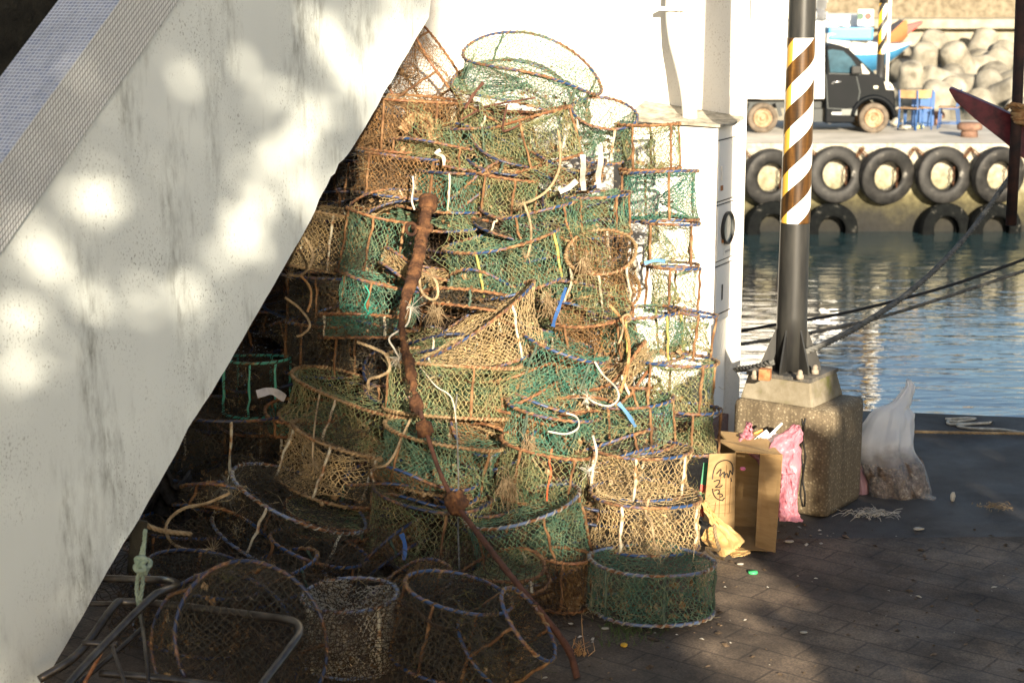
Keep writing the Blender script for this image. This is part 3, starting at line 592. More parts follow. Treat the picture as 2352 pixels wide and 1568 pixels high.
# x, y (centre in the photo), width, height, tilt right, tilt to viewer, net, hoop, post, depth offset, options, label
GRP = 'crab pots piled under the stairs'
POTS = [
 (1212, 176, 330, 75, 17, 12, 'G', 'b', 'd', .05, dict(saddle=-.25, shear=.1, weed=1.3), 'squashed green pot with bare blue hoops crowning the heap against the sunlit wall'),
 (968, 172, 250, 115, 62, 10, 'B', 'r', 'b', .35, dict(sag=.3, rad=.0016), 'brown netted pot standing on edge at the top of the heap beside the stair edge'),
 (940, 285, 240, 120, 4, 6, 'B', 'r', 'b', .0, dict(weed=2), 'rust hooped pot full of dry leaves just under the stair edge near the top'),
 (1383, 300, 150, 95, 6, 24, 'G', 'b', 'w', .1, dict(), 'small pot with pale blue hoop tilted open to the sun below the crowning green pot'),
 (1492, 338, 140, 105, -2, 2, 'O', 'r', 'b', .1, dict(weed=.2, sp=.042), 'see-through rusty pot at the top of the column touching the meter cabinet'),
 (1095, 342, 150, 105, -6, 4, 'G', 'n', 'd', .0, dict(), 'green pot with navy hoop and dark green bars below the bent brown frame'),
 (1220, 325, 210, 115, -16, 4, 'O', 'r', 'b', -.05, dict(weed=1.6), 'olive pot with orange rusty hoop slanting up to the right near the top'),
 (925, 402, 225, 95, 7, 2, 'B', 'b', 'b', .0, dict(sp=.028, weed=1.3), 'brown fine meshed pot with faded blue hoop above the knobbed rod head'),
 (1365, 492, 165, 95, -3, 5, 'G', 'b', 'b', -.05, dict(weed=.7), 'green pot with blue hoop under the white plastic strips'),
 (1515, 450, 175, 115, -2, 2, 'T', 'b', 'b', .1, dict(weed=.5), 'sea green pot with thin rusty bars, second in the column by the cabinet'),
 (1040, 440, 170, 95, 3, 3, 'T', 'n', 'w', .0, dict(), 'green diamond meshed pot just right of the knobbed rod head'),
 (1150, 455, 160, 105, 8, 3, 'O', 'r', 'b', -.02, dict(weed=1.4), 'olive green pot with a rusty corner bar below the navy hooped pot'),
 (1540, 560, 130, 100, 1, 2, 'O', 'b', 'b', .1, dict(weed=.15, sp=.042), 'nearly bare pot frame with blue hoops showing the white cabinet through it'),
 (1250, 530, 190, 110, -14, 4, 'G', 'b', 'b', -.05, dict(), 'green pot hung with a short tan rope in the upper middle of the heap'),
 (1385, 625, 160, 125, -8, 30, 'B', 's', 'w', -.12, dict(sag=.25, weed=1.6), 'brown pot facing out with a sandy rope loop round its mouth'),
 (1545, 665, 120, 105, 3, 2, 'O', 'b', 'b', .1, dict(weed=.2), 'thin netted pot with a blue scrap on its rim beside the cabinet door'),
 (745, 548, 190, 135, 8, 2, 'S', 's', 's' if False else 'w', .35, dict(sp=.03, sag=.05, rad=.0022, weed=.6), 'square meshed sandy pot poking out from behind the stair edge'),
 (868, 565, 170, 150, 12, 4, 'G', 'r', 'b', .15, dict(weed=1.2), 'pot with thick flaking rusty bars left of the knobbed rod'),
 (1160, 600, 270, 110, -12, 8, 'G', 'b', 'y', -.12, dict(weed=1.8), 'wide green pot with lime green bars in the middle of the heap'),
 (740, 685, 165, 105, 2, 2, 'K', 'n', 'b', .25, dict(), 'dark pot with navy hoop directly under the square meshed sandy pot'),
 (880, 690, 190, 95, 14, 4, 'T', 'b', 'b', .05, dict(weed=.8), 'teal pot with a straight blue hoop dipping towards the rusty rod'),
 (1090, 748, 305, 150, -12, 6, 'S', 'b', 'w', -.28, dict(wedge=.85, sp=.03, rad=.0022, weed=1.5), 'wedge shaped sandy pot with a long bright blue edge in the centre of the heap'),
 (1365, 765, 190, 110, -9, 10, 'B', 'r', 'b', -.08, dict(weed=1.8), 'rust brown pot with pale frayed rope tufts right of the wedge shaped pot'),
 (1475, 770, 185, 110, -4, 4, 'G', 'b', 'y', .0, dict(), 'green pot with lime bar and blue hoops in front of the cabinet bottom'),
 (1585, 768, 110, 105, 8, 2, 'O', 'b', 'b', .12, dict(weed=.4), 'narrow olive pot with frayed hoop end by the foot of the cabinet'),
 (1275, 850, 215, 130, 22, 6, 'T', 'b', 'd', -.15, dict(weed=.7, sp=.032), 'bright teal pot with a slanting blue hoop right of centre'),
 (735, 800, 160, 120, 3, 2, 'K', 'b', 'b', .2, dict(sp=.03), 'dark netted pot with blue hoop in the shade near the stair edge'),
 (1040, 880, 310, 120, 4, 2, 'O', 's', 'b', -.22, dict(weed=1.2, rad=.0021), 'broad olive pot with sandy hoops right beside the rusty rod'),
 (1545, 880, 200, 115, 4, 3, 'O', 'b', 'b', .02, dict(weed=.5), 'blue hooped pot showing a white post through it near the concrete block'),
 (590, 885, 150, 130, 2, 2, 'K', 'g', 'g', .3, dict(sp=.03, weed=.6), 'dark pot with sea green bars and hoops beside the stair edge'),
 (800, 945, 300, 105, 20, 6, 'O', 's', 'w', .05, dict(weed=1.5), 'long olive pot tilted down to the right with a rusty sandy hoop'),
 (1265, 980, 220, 90, 12, 4, 'T', 'b', 'd', -.12, dict(weed=.8), 'teal pot with a white cord hook below the slanting blue hoop'),
 (1455, 970, 190, 110, -4, 5, 'G', 'b', 'b', -.05, dict(), 'green pot with a torn light blue band on its hoop'),
 (1585, 985, 135, 100, 3, 4, 'O', 'b', 'b', .08, dict(weed=.5), 'small pot with double blue hoops above the cardboard box'),
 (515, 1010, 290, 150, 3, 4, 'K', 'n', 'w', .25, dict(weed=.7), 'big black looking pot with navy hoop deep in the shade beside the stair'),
 (765, 1065, 235, 130, 22, 4, 'S', 's', 's' if False else 'w', -.02, dict(sp=.034, rad=.0023, weed=1), 'sandy wide meshed pot tilted right in the shade below the olive one'),
 (1010, 1050, 280, 120, 14, 4, 'G', 's', 'b', -.1, dict(weed=1.4), 'green pot with a sandy bottom hoop crossed by the thin part of the rod'),
 (1250, 1080, 220, 125, 10, 5, 'O', 'r', 'b', -.12, dict(weed=1.4), 'olive pot with a red cord and rusty hoop above the white and blue one'),
 (1465, 1075, 240, 100, 4, 4, 'S', 'b', 'w', -.05, dict(weed=1.3), 'sandy meshed pot with blue hoop left of the cardboard box top'),
 (1480, 1188, 250, 115, 2, 4, 'S', 'b', 'w', -.08, dict(weed=1.2, rad=.0022), 'sunlit sandy pot with blue bottom hoop resting on the lowest green grey pot'),
 (665, 1195, 330, 125, 27, 8, 'K', 'p', 'w', -.08, dict(sag=.22, weed=1.2, rad=.0022), 'large grey pot in shade with pale blue and white hoop sloping down right'),
 (720, 1310, 230, 120, 16, 6, 'K', 'b', 'b', -.05, dict(weed=1.3), 'grey pot wedged between the large grey pot and the pale hooped one'),
 (985, 1205, 270, 150, 8, 4, 'O', 'n', 'b', .0, dict(weed=2), 'murky olive pot with a broken blue strip behind the rod'),
 (1215, 1230, 270, 150, -14, 6, 'G', 'p', 'b', -.12, dict(weed=1.3), 'dark green pot with a curved blue and white taped hoop'),
 (1495, 1342, 285, 118, 1, 3, 'G', 'p', 'd', .0, dict(weed=2.2), 'grey green weedy pot sitting alone on the paving at the right foot of the heap'),
 (806, 1440, 218, 165, -1, 7.5, 'W', 'p', 'w', -.1, dict(weed=.7, rad=.0022), 'pale netted pot with white hoops standing on the ground at the bottom'),
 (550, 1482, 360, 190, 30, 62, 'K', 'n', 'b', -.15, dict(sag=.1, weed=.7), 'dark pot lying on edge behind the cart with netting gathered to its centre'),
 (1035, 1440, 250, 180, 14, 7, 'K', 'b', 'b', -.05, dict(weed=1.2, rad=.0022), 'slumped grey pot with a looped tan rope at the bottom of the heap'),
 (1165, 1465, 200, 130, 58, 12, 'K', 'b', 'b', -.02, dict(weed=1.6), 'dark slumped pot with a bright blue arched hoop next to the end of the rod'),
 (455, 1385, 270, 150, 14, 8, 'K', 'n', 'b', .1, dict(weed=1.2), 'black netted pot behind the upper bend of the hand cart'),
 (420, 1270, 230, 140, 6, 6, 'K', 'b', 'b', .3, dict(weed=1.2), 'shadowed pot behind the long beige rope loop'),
 (1290, 1330, 130, 120, 4, 4, 'B', 'r', 'b', .1, dict(weed=1.5), 'narrow brown pot squeezed in left of the weedy pot on the paving'),
]
occupied = []
for i, (x, y, w, hp, tx, ty, net, ring, pst, do, opt, label) in enumerate(POTS):
    d = dep(y)+do; r = w/2*d/FPX; h = max(.14, hp*d/FPX*.96)
    dmax = (CAM[2]-(h*.5*math.cos(R(ty))+.55*r*abs(math.sin(R(max(abs(tx), abs(ty)))))+.01))/(-ray(x, y)[2])
    if d > dmax: r *= dmax/d; h *= dmax/d; d = dmax
    o = make_pot('crab_pot', r, h, net, ring, pst, 4+(i*7) % 3, 100+i, **opt)
    c = P(x, y, d); place(o, c, h, tx*.9, ty-7 if ty < 9 else ty, 0.0)
    tag(o, label, 'crab pot', GRP); occupied.append((c, r))
g = np.random.default_rng(55)
for k, (x, y, w) in enumerate([(1130, 300, 190), (990, 350, 200), (1300, 395, 180), (1010, 500, 200), (1190, 510, 190), (960, 620, 180), (1310, 570, 170), (1080, 690, 220), (1240, 740, 180), (830, 745, 190), (930, 850, 190), (1170, 890, 210), (1400, 860, 190), (1400, 1020, 190), (1130, 1010, 200), (900, 1120, 220), (1350, 1150, 180), (700, 960, 190), (1080, 1160, 240), (860, 1250, 230), (1130, 1330, 240), (540, 1160, 230), (940, 1370, 230), (1080, 420, 190), (880, 470, 180), (1160, 360, 190), (1330, 470, 170), (1120, 640, 200), (1320, 690, 170), (1010, 780, 200), (1330, 930, 190), (1180, 960, 200), (1440, 910, 170), (1300, 1060, 190), (980, 1120, 230), (760, 1180, 220), (620, 1330, 230)]):
    d = min(dep(y)+g.uniform(-.1, .12), (CAM[2]-.22)/(-ray(x, y)[2])); r = w/2*d/FPX
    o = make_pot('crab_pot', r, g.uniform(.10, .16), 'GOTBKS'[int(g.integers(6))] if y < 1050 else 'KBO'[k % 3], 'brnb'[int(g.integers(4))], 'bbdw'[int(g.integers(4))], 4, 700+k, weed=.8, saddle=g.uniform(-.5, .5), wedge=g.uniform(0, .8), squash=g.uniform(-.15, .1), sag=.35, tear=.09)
    place(o, P(x, y, d), .13, g.uniform(-24, 24), g.uniform(-16, 14), g.uniform(0, 6)); tag(o, 'bent flattened crab pot squeezed between the upright pots on the face of the heap', 'crab pot', 'flattened pots between the others'); occupied.append((P(x, y, d), r*.6))
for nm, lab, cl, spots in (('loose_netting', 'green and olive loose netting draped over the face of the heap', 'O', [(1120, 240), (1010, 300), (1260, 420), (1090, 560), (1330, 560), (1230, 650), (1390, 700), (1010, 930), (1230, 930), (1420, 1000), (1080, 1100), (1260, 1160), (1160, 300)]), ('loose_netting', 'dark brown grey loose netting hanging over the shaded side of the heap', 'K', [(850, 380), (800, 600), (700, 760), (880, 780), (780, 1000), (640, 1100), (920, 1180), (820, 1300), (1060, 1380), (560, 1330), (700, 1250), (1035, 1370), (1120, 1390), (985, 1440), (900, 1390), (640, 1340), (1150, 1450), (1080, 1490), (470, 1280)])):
    A, B = [], []
    for x, y in spots:
        dd = dep(y)-.30+g.uniform(-.03, .08); dd = min(dd, (CAM[2]-.22)/(-ray(x, y)[2])-.22) if y > 1240 else dd; c = P(x, y, dd); K = 17; s = .027; f = g.uniform(4, 12, 4); p_ = g.uniform(0, 6, 4); ro = g.uniform(-.7, .7)
        u, v = np.meshgrid((np.arange(K)-K/2)*s, (np.arange(K)-K/2)*s, indexing='ij'); pin = np.exp(-((u-.1)**2+(v-.15)**2)/.03)
        X = u*(1-.6*pin)*.9+.03*np.sin(v*f[0]+p_[0]); Z = v*(1-.5*pin)*.8+.04*np.sin(u*f[1]+p_[1]); Y = .05*np.sin(u*f[2]+p_[2])+.04*np.sin(v*f[3]+p_[3])
        V = np.stack([X*math.cos(ro)-Z*math.sin(ro), Y, X*math.sin(ro)+Z*math.cos(ro)], -1)+c+g.normal(0, .005, (K, K, 3)); keep = g.random((K, K)) > .1
        A += [V[:-1][keep[:-1] & keep[1:]], V[:, :-1][keep[:, :-1] & keep[:, 1:]]]; B += [V[1:][keep[:-1] & keep[1:]], V[:, 1:][keep[:, :-1] & keep[:, 1:]]]
    tag(tubes_np(np.concatenate(A), np.concatenate(B), .0017, nm, NET[cl]), lab, 'netting', kind='stuff')
# pots deeper in the heap, seen only through the front ones, nets coloured dark for the inner shade
protos = []
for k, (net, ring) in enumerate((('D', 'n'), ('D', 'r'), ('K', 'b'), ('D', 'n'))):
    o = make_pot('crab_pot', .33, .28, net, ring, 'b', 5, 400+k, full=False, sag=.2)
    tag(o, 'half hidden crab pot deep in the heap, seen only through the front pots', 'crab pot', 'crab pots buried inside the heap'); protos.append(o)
first = [True]*4; g = np.random.default_rng(12)
cand = []
for z in np.arange(.15, 2.6, .29):
    for s in np.arange(.95, 4.6, .54):
        for out in np.arange(.42, 4.2, .5): cand.append(WP(s+g.uniform(-.08, .08), z+g.uniform(-.03, .03), out+g.uniform(-.06, .06)))
nb = 0
for c in cand:
    rel = c-CAM; dd = float(np.dot(rel, FW)); px = CX+FPX*rel[0]/dd; py = CY-FPX*float(np.dot(rel, UP))/dd
    front = dep(py)+.5
    if dd < front or dd > front+1.5: continue
    if px > 1330 and py < 1000: continue
    lim = 260 if px < 1150 else 420
    if py < lim or px < 260 or px > 1480: continue
    w_ = float(np.dot(c-S1, NB)); a_ = sa(c)
    if -1.7 < w_ < .0 and c[2] > low(a_)-.3: continue
    if min(np.linalg.norm(c-q)/(.33+rr) for q, rr in occupied) < .34: continue
    k = int(g.integers(4)); o = protos[k] if first[k] else dup_tree(protos[k]); first[k] = False
    place(o, c, .28, g.uniform(-16, 16), g.uniform(-12, 12), g.uniform(0, 6)); occupied.append((c, .33)); nb += 1
for k in range(4):
    if first[k]:
        for ch in list(protos[k].children): bpy.data.objects.remove(ch)
        bpy.data.objects.remove(protos[k])
print('buried pots', nb)
# tangled old netting between the pots: crumpled sheets, one mass, coloured dark for the inner shade
A, B = [], []; g = np.random.default_rng(5)
for (x, y) in [(880, 260), (1000, 420), (900, 520), (1100, 560), (1000, 660), (820, 760), (1150, 700), (1250, 620), (960, 800), (1100, 960), (900, 1010), (650, 900), (700, 1120), (1180, 1010), (1290, 1160), (860, 1150), (1060, 1270), (560, 1260), (420, 1300), (900, 1330), (1350, 860), (1330, 1000), (1180, 1380), (700, 1440), (480, 1150), (420, 1400), (520, 1330), (620, 1420), (860, 1480), (960, 1500), (1080, 1470), (700, 1530), (560, 1560), (800, 1200), (380, 1330), (1340, 700), (1200, 420)]:
    dd = min(dep(y)+.22+g.uniform(0, .2), (CAM[2]-.2)/(-ray(x, y)[2])); c = P(x, y, dd); K = 20; s = .04
    u, v = np.meshgrid((np.arange(K)-K/2)*s, (np.arange(K)-K/2)*s, indexing='ij'); f = g.uniform(5, 11, 4); p_ = g.uniform(0, 6, 4)
    X = u*.8+.05*np.sin(v*f[0]+p_[0]); Y = .13*np.sin(u*f[1]+p_[1])+.1*np.sin(v*f[2]+p_[2]); Z = v*.62+.05*np.sin(u*f[3]+p_[3])
    V = np.stack([X, Y, Z], -1)+c+g.normal(0, .006, (K, K, 3)); 
    A += [V[:-1].reshape(-1, 3), V[:, :-1].reshape(-1, 3)]; B += [V[1:].reshape(-1, 3), V[:, 1:].reshape(-1, 3)]
A = np.concatenate(A); B = np.concatenate(B)
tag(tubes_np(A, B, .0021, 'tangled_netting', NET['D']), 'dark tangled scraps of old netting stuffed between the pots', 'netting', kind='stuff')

# ------------------------------------------------------------------ rusty knobbed rod
rod = empty('knobbed_rod', PG(1325, 1560)); tag(rod, 'rusty iron rod with a mushroom head and corroded lumps leaning across the heap', 'iron rod')
def rd(y): return float(np.interp(y, [460, 700, 930, 1160, 1250, 1330, 1415, 1560], [10.9, 10.22, 9.75, 9.3, 9.0, 8.72, 8.58, 8.53]))
ctl = [(985, 446, .035), (984, 451, .055), (984, 462, .062), (983, 474, .060), (982, 478, .050), (981, 482, .036), (980, 488, .038), (976, 505, .038), (972, 530, .038), (966, 560, .039), (958, 600, .040), (948, 640, .042), (938, 668, .036), (930, 692, .022), (923, 725, .018), (925, 770, .016), (931, 800, .024), (938, 830, .033), (944, 862, .032), (950, 890, .017), (957, 915, .017)]
M_RUST = mat('thick_rust', [(.32, (.022, .010, .007)), (.5, (.068, .029, .013)), (.68, (.17, .078, .032))], 13, .95, .9, .012)
M_RUSTD = mat('dark_rust', [(.32, (.035, .016, .012)), (.65, (.12, .05, .03))], 13, .85, .5, .006)
def rodtube(ctl, m, name, bumpy, sides=20):
    pts = [P(x, y, rd(y)) for x, y, _ in ctl]; rs = [c[2]*.95 for c in ctl]; L = np.concatenate([[0], np.cumsum([np.linalg.norm(pts[i+1]-pts[i]) for i in range(len(pts)-1)])])
    rp = resample(pts, .007); t = np.linspace(0, L[-1], len(rp)); rr = np.interp(t, L, rs)
    rr = [q*(1+bumpy*mnoise.noise(Vector((u*26, 3, 1)))+bumpy*.6*mnoise.noise(Vector((u*70, 1, 5)))) for q, u in zip(rr, t)]
    mb = MB(); mb.tube(rp, rr, sides); return mb
mb = rodtube(ctl, M_RUST, 'shaft', .14)
M_ = [Vector(v) for v in mb.v]; mb.v = [tuple(v+Vector((1, .6, .8))*(.008*mnoise.noise(v*16)+.009*mnoise.noise(v*48)+.006*mnoise.noise(v*110))) for v in M_]
part(mb, 'shaft', M_RUST, rod, True)
mb = rodtube([(957, 915, .014), (985, 1010, .013), (1015, 1095, .013), (1050, 1160, .014), (1110, 1240, .016), (1180, 1330, .016), (1250, 1415, .017), (1305, 1490, .019), (1326, 1556, .018)], M_RUSTD, 'thin_rod', .1, 10); part(mb, 'thin_rod', M_RUSTD, rod, True)
for x, y, s in ((958, 930, .043), (975, 985, .046), (1050, 1157, .060)):
    bm = bmesh.new(); bmesh.ops.create_icosphere(bm, subdivisions=3, radius=1)
    c = P(x, y, rd(y)-.01); mb = MB()
    vs = [c+np.array(v.co)*s*np.array([.95, .85, 1.2])*(1+.5*mnoise.noise(v.co*1.7+Vector((x, 0, 0)))+.25*mnoise.noise(v.co*5)+.1*mnoise.noise(v.co*13)) for v in bm.verts]
    mb.add(vs, [tuple(v.index for v in f.verts) for f in bm.faces]); bm.free(); part(mb, 'rust_lump', M_RUST, rod, True)
mb = MB(); c = P(970, 524, rd(524)); mb.tube([c+np.array([.055*math.cos(a), .05*math.sin(a), .012*math.sin(a*2)]) for a in np.linspace(0, 2*PI, 22, endpoint=False)], .014, 8, True)
mb.tube([c+np.array([-.052, -.03, 0])+np.array([.03*math.cos(a)-.012, -.01, .035*math.sin(a)]) for a in np.linspace(0, 2*PI, 16, endpoint=False)], .011, 8, True); part(mb, 'shackle', M_RUST, rod, True)

# ------------------------------------------------------------------ ropes hanging on the heap
M_ROPE = {'t': ropemat('rope_tan', (.20, .135, .07), (.40, .30, .18)), 'w': ropemat('rope_white', (.34, .31, .25), (.58, .54, .46)), 'r': ropemat('rope_rusty', (.26, .12, .045), (.42, .26, .12)), 'k': ropemat('rope_grey', (.07, .07, .065), (.16, .155, .14)), 'g': ropemat('rope_greygreen', (.12, .17, .13), (.24, .29, .23)),
          'y': ropemat('cord_lime', (.3, .32, .08), (.45, .45, .15)), 'o': ropemat('cord_red', (.45, .08, .03), (.62, .17, .07)), 'c': ropemat('cord_teal', (.02, .28, .2), (.05, .4, .3))}
def tuft(mb, c, n, s, g, mi=0, r=.0014):
    for _ in range(n):
        d = g.normal(0, 1, 3); d /= np.linalg.norm(d); p1 = c+d*s*g.uniform(.3, .8); p2 = p1+(d+g.normal(0, .6, 3))*s*.5
        mb.tube([c, p1, p2], [r, r, r*.5], 3, mi=mi, cap=False)
ROPES = [
 ([(1282, 300), (1287, 340), (1284, 390), (1262, 432), (1228, 458), (1196, 470)], .009, 't', -.12, 'smooth tan rope hanging in a curve from the orange rusty hoop near the top', 1),
 ([(1366, 830), (1385, 860), (1415, 890), (1420, 915), (1400, 932), (1368, 925), (1350, 913)], .0065, 'w', -.12, 'thick white cord shaped like a hook right of the teal pot', 1),
 ([(1300, 948), (1325, 958), (1328, 982), (1300, 996), (1258, 990)], .006, 'w', -.1, 'short white cord curl below the slanting blue hoop', 0),
 ([(528, 1132), (475, 1155), (420, 1168), (384, 1200), (390, 1240), (430, 1262), (490, 1262)], .0095, 't', -.25, 'long beige rope loop beside the lower stair edge in the shade', 1),
 ([(820, 785), (860, 800), (886, 815), (895, 848), (872, 864), (848, 872), (846, 895)], .010, 't', -.25, 'curled tan rope left of the rusty rod lump', 1),
 ([(655, 683), (690, 710), (712, 745), (695, 768), (682, 772)], .008, 't', -.1, 'thin tan rope bending near the stair edge under the loop', 0),
 ([(700, 545), (718, 580), (712, 612), (690, 632), (665, 632)], .009, 't', -.1, 'stiff tan rope loop with frayed knot at the square meshed sandy pot', 1),
 ([(690, 632), (712, 660), (714, 690), (706, 716)], .008, 'r', -.12, 'brown rope end hanging under the frayed knot by the stair', 0),
 ([(967, 590), (964, 630), (968, 668), (990, 688), (1005, 680), (1003, 650), (992, 634)], .009, 't', -.25, 'tan rope loop with bushy frayed ends right of the rod', 2),
 ([(943, 962), (925, 1000), (905, 1045), (885, 1068), (862, 1072)], .008, 't', -.2, 'tan rope slanting left from the rod lump in half shade', 1),
 ([(983, 1405), (1000, 1450), (992, 1490), (960, 1512), (932, 1518)], .010, 't', -.25, 'loop of beige rope at the bottom of the heap', 2),
 ([(1400, 700), (1428, 735), (1445, 790), (1440, 850), (1425, 900)], .010, 'r', -.15, 'flat rusty brown strap rope curving down right of centre', 0),
 ([(1436, 742), (1448, 735), (1444, 722), (1430, 728), (1432, 745), (1428, 770), (1420, 790)], .007, 't', -.25, 'small curled cream rope eye near the rusty brown strap rope', 0),
 ([(1050, 905), (1046, 950), (1050, 1000), (1053, 1100), (1052, 1200), (1056, 1330)], .005, 'k', -.28, 'thin grey wire cord hanging straight down the lower heap', 0),
 ([(936, 812), (962, 838), (1000, 885), (1038, 915), (1050, 990)], .004, 'w', -.3, 'thin pale cords strung from the rod to the olive pot', 0),
 ([(1362, 1000), (1370, 1035), (1366, 1065), (1352, 1080)], .008, 'w', -.15, 'white cord curve left of the sandy sunlit pots', 1),
 ([(1268, 1030), (1262, 1060), (1266, 1085), (1258, 1120), (1256, 1150)], .005, 'o', -.18, 'bright red cord on the olive pot', 0),
 ([(1490, 1145), (1484, 1180), (1496, 1200), (1502, 1240), (1508, 1262)], .008, 't', -.15, 'cream rope hanging over the sunlit sandy pot down to the weedy pot', 1),
 ([(838, 655), (848, 675), (838, 700), (846, 720)], .004, 'c', -.15, 'bright teal twine tied on a bar left of the rod', 1),
 ([(1225, 985 if False else 1478), (1160, 1490), (1110, 1492), (1085, 1470)], .003, 'y', -.25, 'lime green thin strands on the dark slumped pot', 0),
 ([(737, 890), (728, 940), (722, 985), (718, 1040), (720, 1065)], .006, 't', -.1, 'double frayed beige string hanging on the long olive pot', 1),
 ([(945, 705), (935, 745), (895, 775), (905, 800), (918, 822)], .006, 'w', -.35, 'white cord zigzagging behind the rod at the wedge shaped pot', 2),
 ([(948, 405), (950, 430), (946, 460), (952, 482)], .007, 'w', -.2, 'short white braided rope beside the knobbed rod head', 0),
 ([(1205, 470), (1218, 510), (1220, 550), (1212, 590)], .008, 't', -.2, 'frayed tan rope below the end of the smooth hanging rope', 1),
 ([(1170, 1380), (1185, 1420), (1200, 1450), (1195, 1500), (1185, 1568)], .022, 'r', -.15, 'thick shaggy rust brown rope bundle at the bottom next to the rod foot', 3),
]
g = np.random.default_rng(21)
for pts, rad, c, do, label, tf in ROPES:
    p3 = [P(x, y, dep(y)-.30+do+.03*math.sin(i*2.1)) for i, (x, y) in enumerate(pts)]
    mb = MB(); mb.rope(p3, rad)
    if tf: tuft(mb, p3[-1], 26*tf, .05, g)
    if tf > 1: tuft(mb, p3[0], 40, .06, g)
    if tf > 2:
        for q in p3: tuft(mb, q, 60, .06, g)
    tag(mb.build('rope', M_ROPE[c], None, True), label, 'rope', 'ropes on the pots')
FRAYS = [(1262, 690, 's', 'pale frayed rope fluff right of the lime green bars'), (1345, 600, 's', 'pale shaggy rope fibre on the mouth of the brown pot facing out'), (525, 1118, 'k', 'grey brush-like rope end at the top of the beige rope loop'), (1000, 712, 't', 'hanging tan tassel of frayed rope right of the rod'), (1215, 1020, 's', 'cream tassel on the rusty hoop of the olive pot'), (1165, 1110, 's', 'matted tan rope clump above the taped hoop'), (985, 1390, 'k', 'grey knotted string bundle over the slumped grey pot'), (1330, 1500, 'r', 'shaggy brown fibre clump at the foot of the rod')]
for x, y, c, label in FRAYS:
    mb = MB(); c0 = P(x, y, dep(y)-.42); 
    for k in range(90):
        q = c0+g.normal(0, .018, 3); d = np.array([g.normal(0, .35), g.normal(0, .3), -1 if k % 3 else g.normal(0, .6)]); L = g.uniform(.04, .12)
        mb.tube([q, q+d*L*.5+g.normal(0, .008, 3), q+d*L+g.normal(0, .015, 3)], [.0022, .002, .0012], 3, cap=False)
    tag(mb.build('frayed_rope', {'s': M_ROPE['t'], 'k': M_ROPE['k'], 't': M_ROPE['t'], 'r': M_ROPE['r']}[c], None, True), label, 'frayed rope', 'frayed rope ends on the heap')
# plastic and tape scraps
def strip(name, pts, w, m, label, cat, th=.002, do=-.42):
    mb = MB(); n = len(pts); p = [P(x, y, dep(y)+do+.015*math.sin(i*2)) for i, (x, y) in enumerate(pts)]; p = resample(p, .02); L = []
    for i, q in enumerate(p):
        t = p[min(i+1, len(p)-1)]-p[max(i-1, 0)]; sd = np.cross(t, FW); sd /= np.linalg.norm(sd)+1e-9; tw = .5*math.sin(i*.5)
        sd = sd*math.cos(tw)+FW*math.sin(tw); k = w*(.8+.3*mnoise.noise(Vector((i*.4, w*90, 2)))); L.append((q-sd*k, q+sd*k))
    vs = [a for ab in L for a in ab]; vs2 = [v-FW*th for v in vs]; o = len(vs)
    for i in range(len(p)-1):
        a = 2*i; mb.add([vs[a], vs[a+1], vs[a+3], vs[a+2], vs2[a], vs2[a+1], vs2[a+3], vs2[a+2]], [(0, 1, 2, 3), (7, 6, 5, 4), (0, 4, 5, 1), (1, 5, 6, 2), (2, 6, 7, 3), (3, 7, 4, 0)])
    tag(mb.build(name, m), label, cat)
M_WPL = mat('white_plastic', [(.35, (.26, .24, .20)), (.65, (.5, .47, .40))], 9, .45, .4, .004)
strip('plastic_strip', [(1338, 355), (1340, 380), (1338, 410), (1341, 438)], .022, M_WPL, 'creased white plastic strip hanging left of the cloudy one near the top', 'plastic scrap')
strip('plastic_strip', [(1378, 335), (1380, 370), (1374, 405), (1378, 432)], .022, mat('cloudy_plastic', [(.35, (.28, .26, .22)), (.65, (.48, .45, .38))], 9, .3, .4, .004), 'cloudy plastic strip hanging right of the creased white one near the top', 'plastic scrap')
strip('plastic_strip', [(1285, 440), (1305, 432), (1325, 415)], .022, M_WPL, 'torn white plastic lying on the blue hoop under the two strips', 'plastic scrap')
strip('paper_scrap', [(590, 905), (625, 898), (655, 915)], .030, mat('grey_paper', [(.3, (.32, .31, .33)), (.7, (.5, .49, .5))], 20, .8), 'pale torn paper caught inside the sea green barred pot', 'paper scrap', do=-.3)
strip('tape_scrap', [(1480, 605), (1505, 598), (1528, 600)], .014, flat('light_blue', (.11, .24, .44), .5), 'light blue plastic scrap on the rim beside the cabinet door', 'plastic scrap')
strip('tape_scrap', [(1420, 925), (1440, 948), (1460, 980)], .014, MATS['light_blue'], 'light blue band stretched on the green pot left of the box', 'plastic band')
strip('tape_scrap', [(922, 1225), (930, 1250), (928, 1285)], .016, flat('strong_blue', (.03, .09, .25), .5), 'dark blue tape strip hanging in the shaded lower heap', 'plastic band')
strip('tape_scrap', [(1270, 750), (1275, 730), (1290, 690), (1300, 660)], .014, MATS['strong_blue'], 'bent blue pipe scrap right of the wedge shaped pot', 'plastic band')
strip('cloth_scrap', [(1012, 345), (1000, 352), (1018, 360), (1020, 380)], .014, M_WPL, 'dirty white rag on the faded blue hoop under the leaf-filled pot', 'rag')
strip('leaf_heap', [(925, 300), (950, 270), (985, 285), (1000, 320)], .05, mat('dry_leaves', [(.35, (.10, .05, .02)), (.5, (.26, .15, .07)), (.65, (.42, .29, .16))], 16, .9, .6, .01), 'crumpled brown dry leaf inside the rust hooped pot near the top', 'dry leaf', do=-.2)
strip('wire_frame', [(1165, 240), (1155, 290), (1165, 300), (1240, 265)], .008, M_RUSTD, 'bent brown iron frame sticking out below the crowning green pot', 'iron frame', th=.014)
strip('wire_frame', [(1060, 275), (1120, 245), (1190, 232), (1230, 225)], .007, M_RUSTD, 'knotted rusty bar under the crowning green pot', 'iron bar', th=.013)
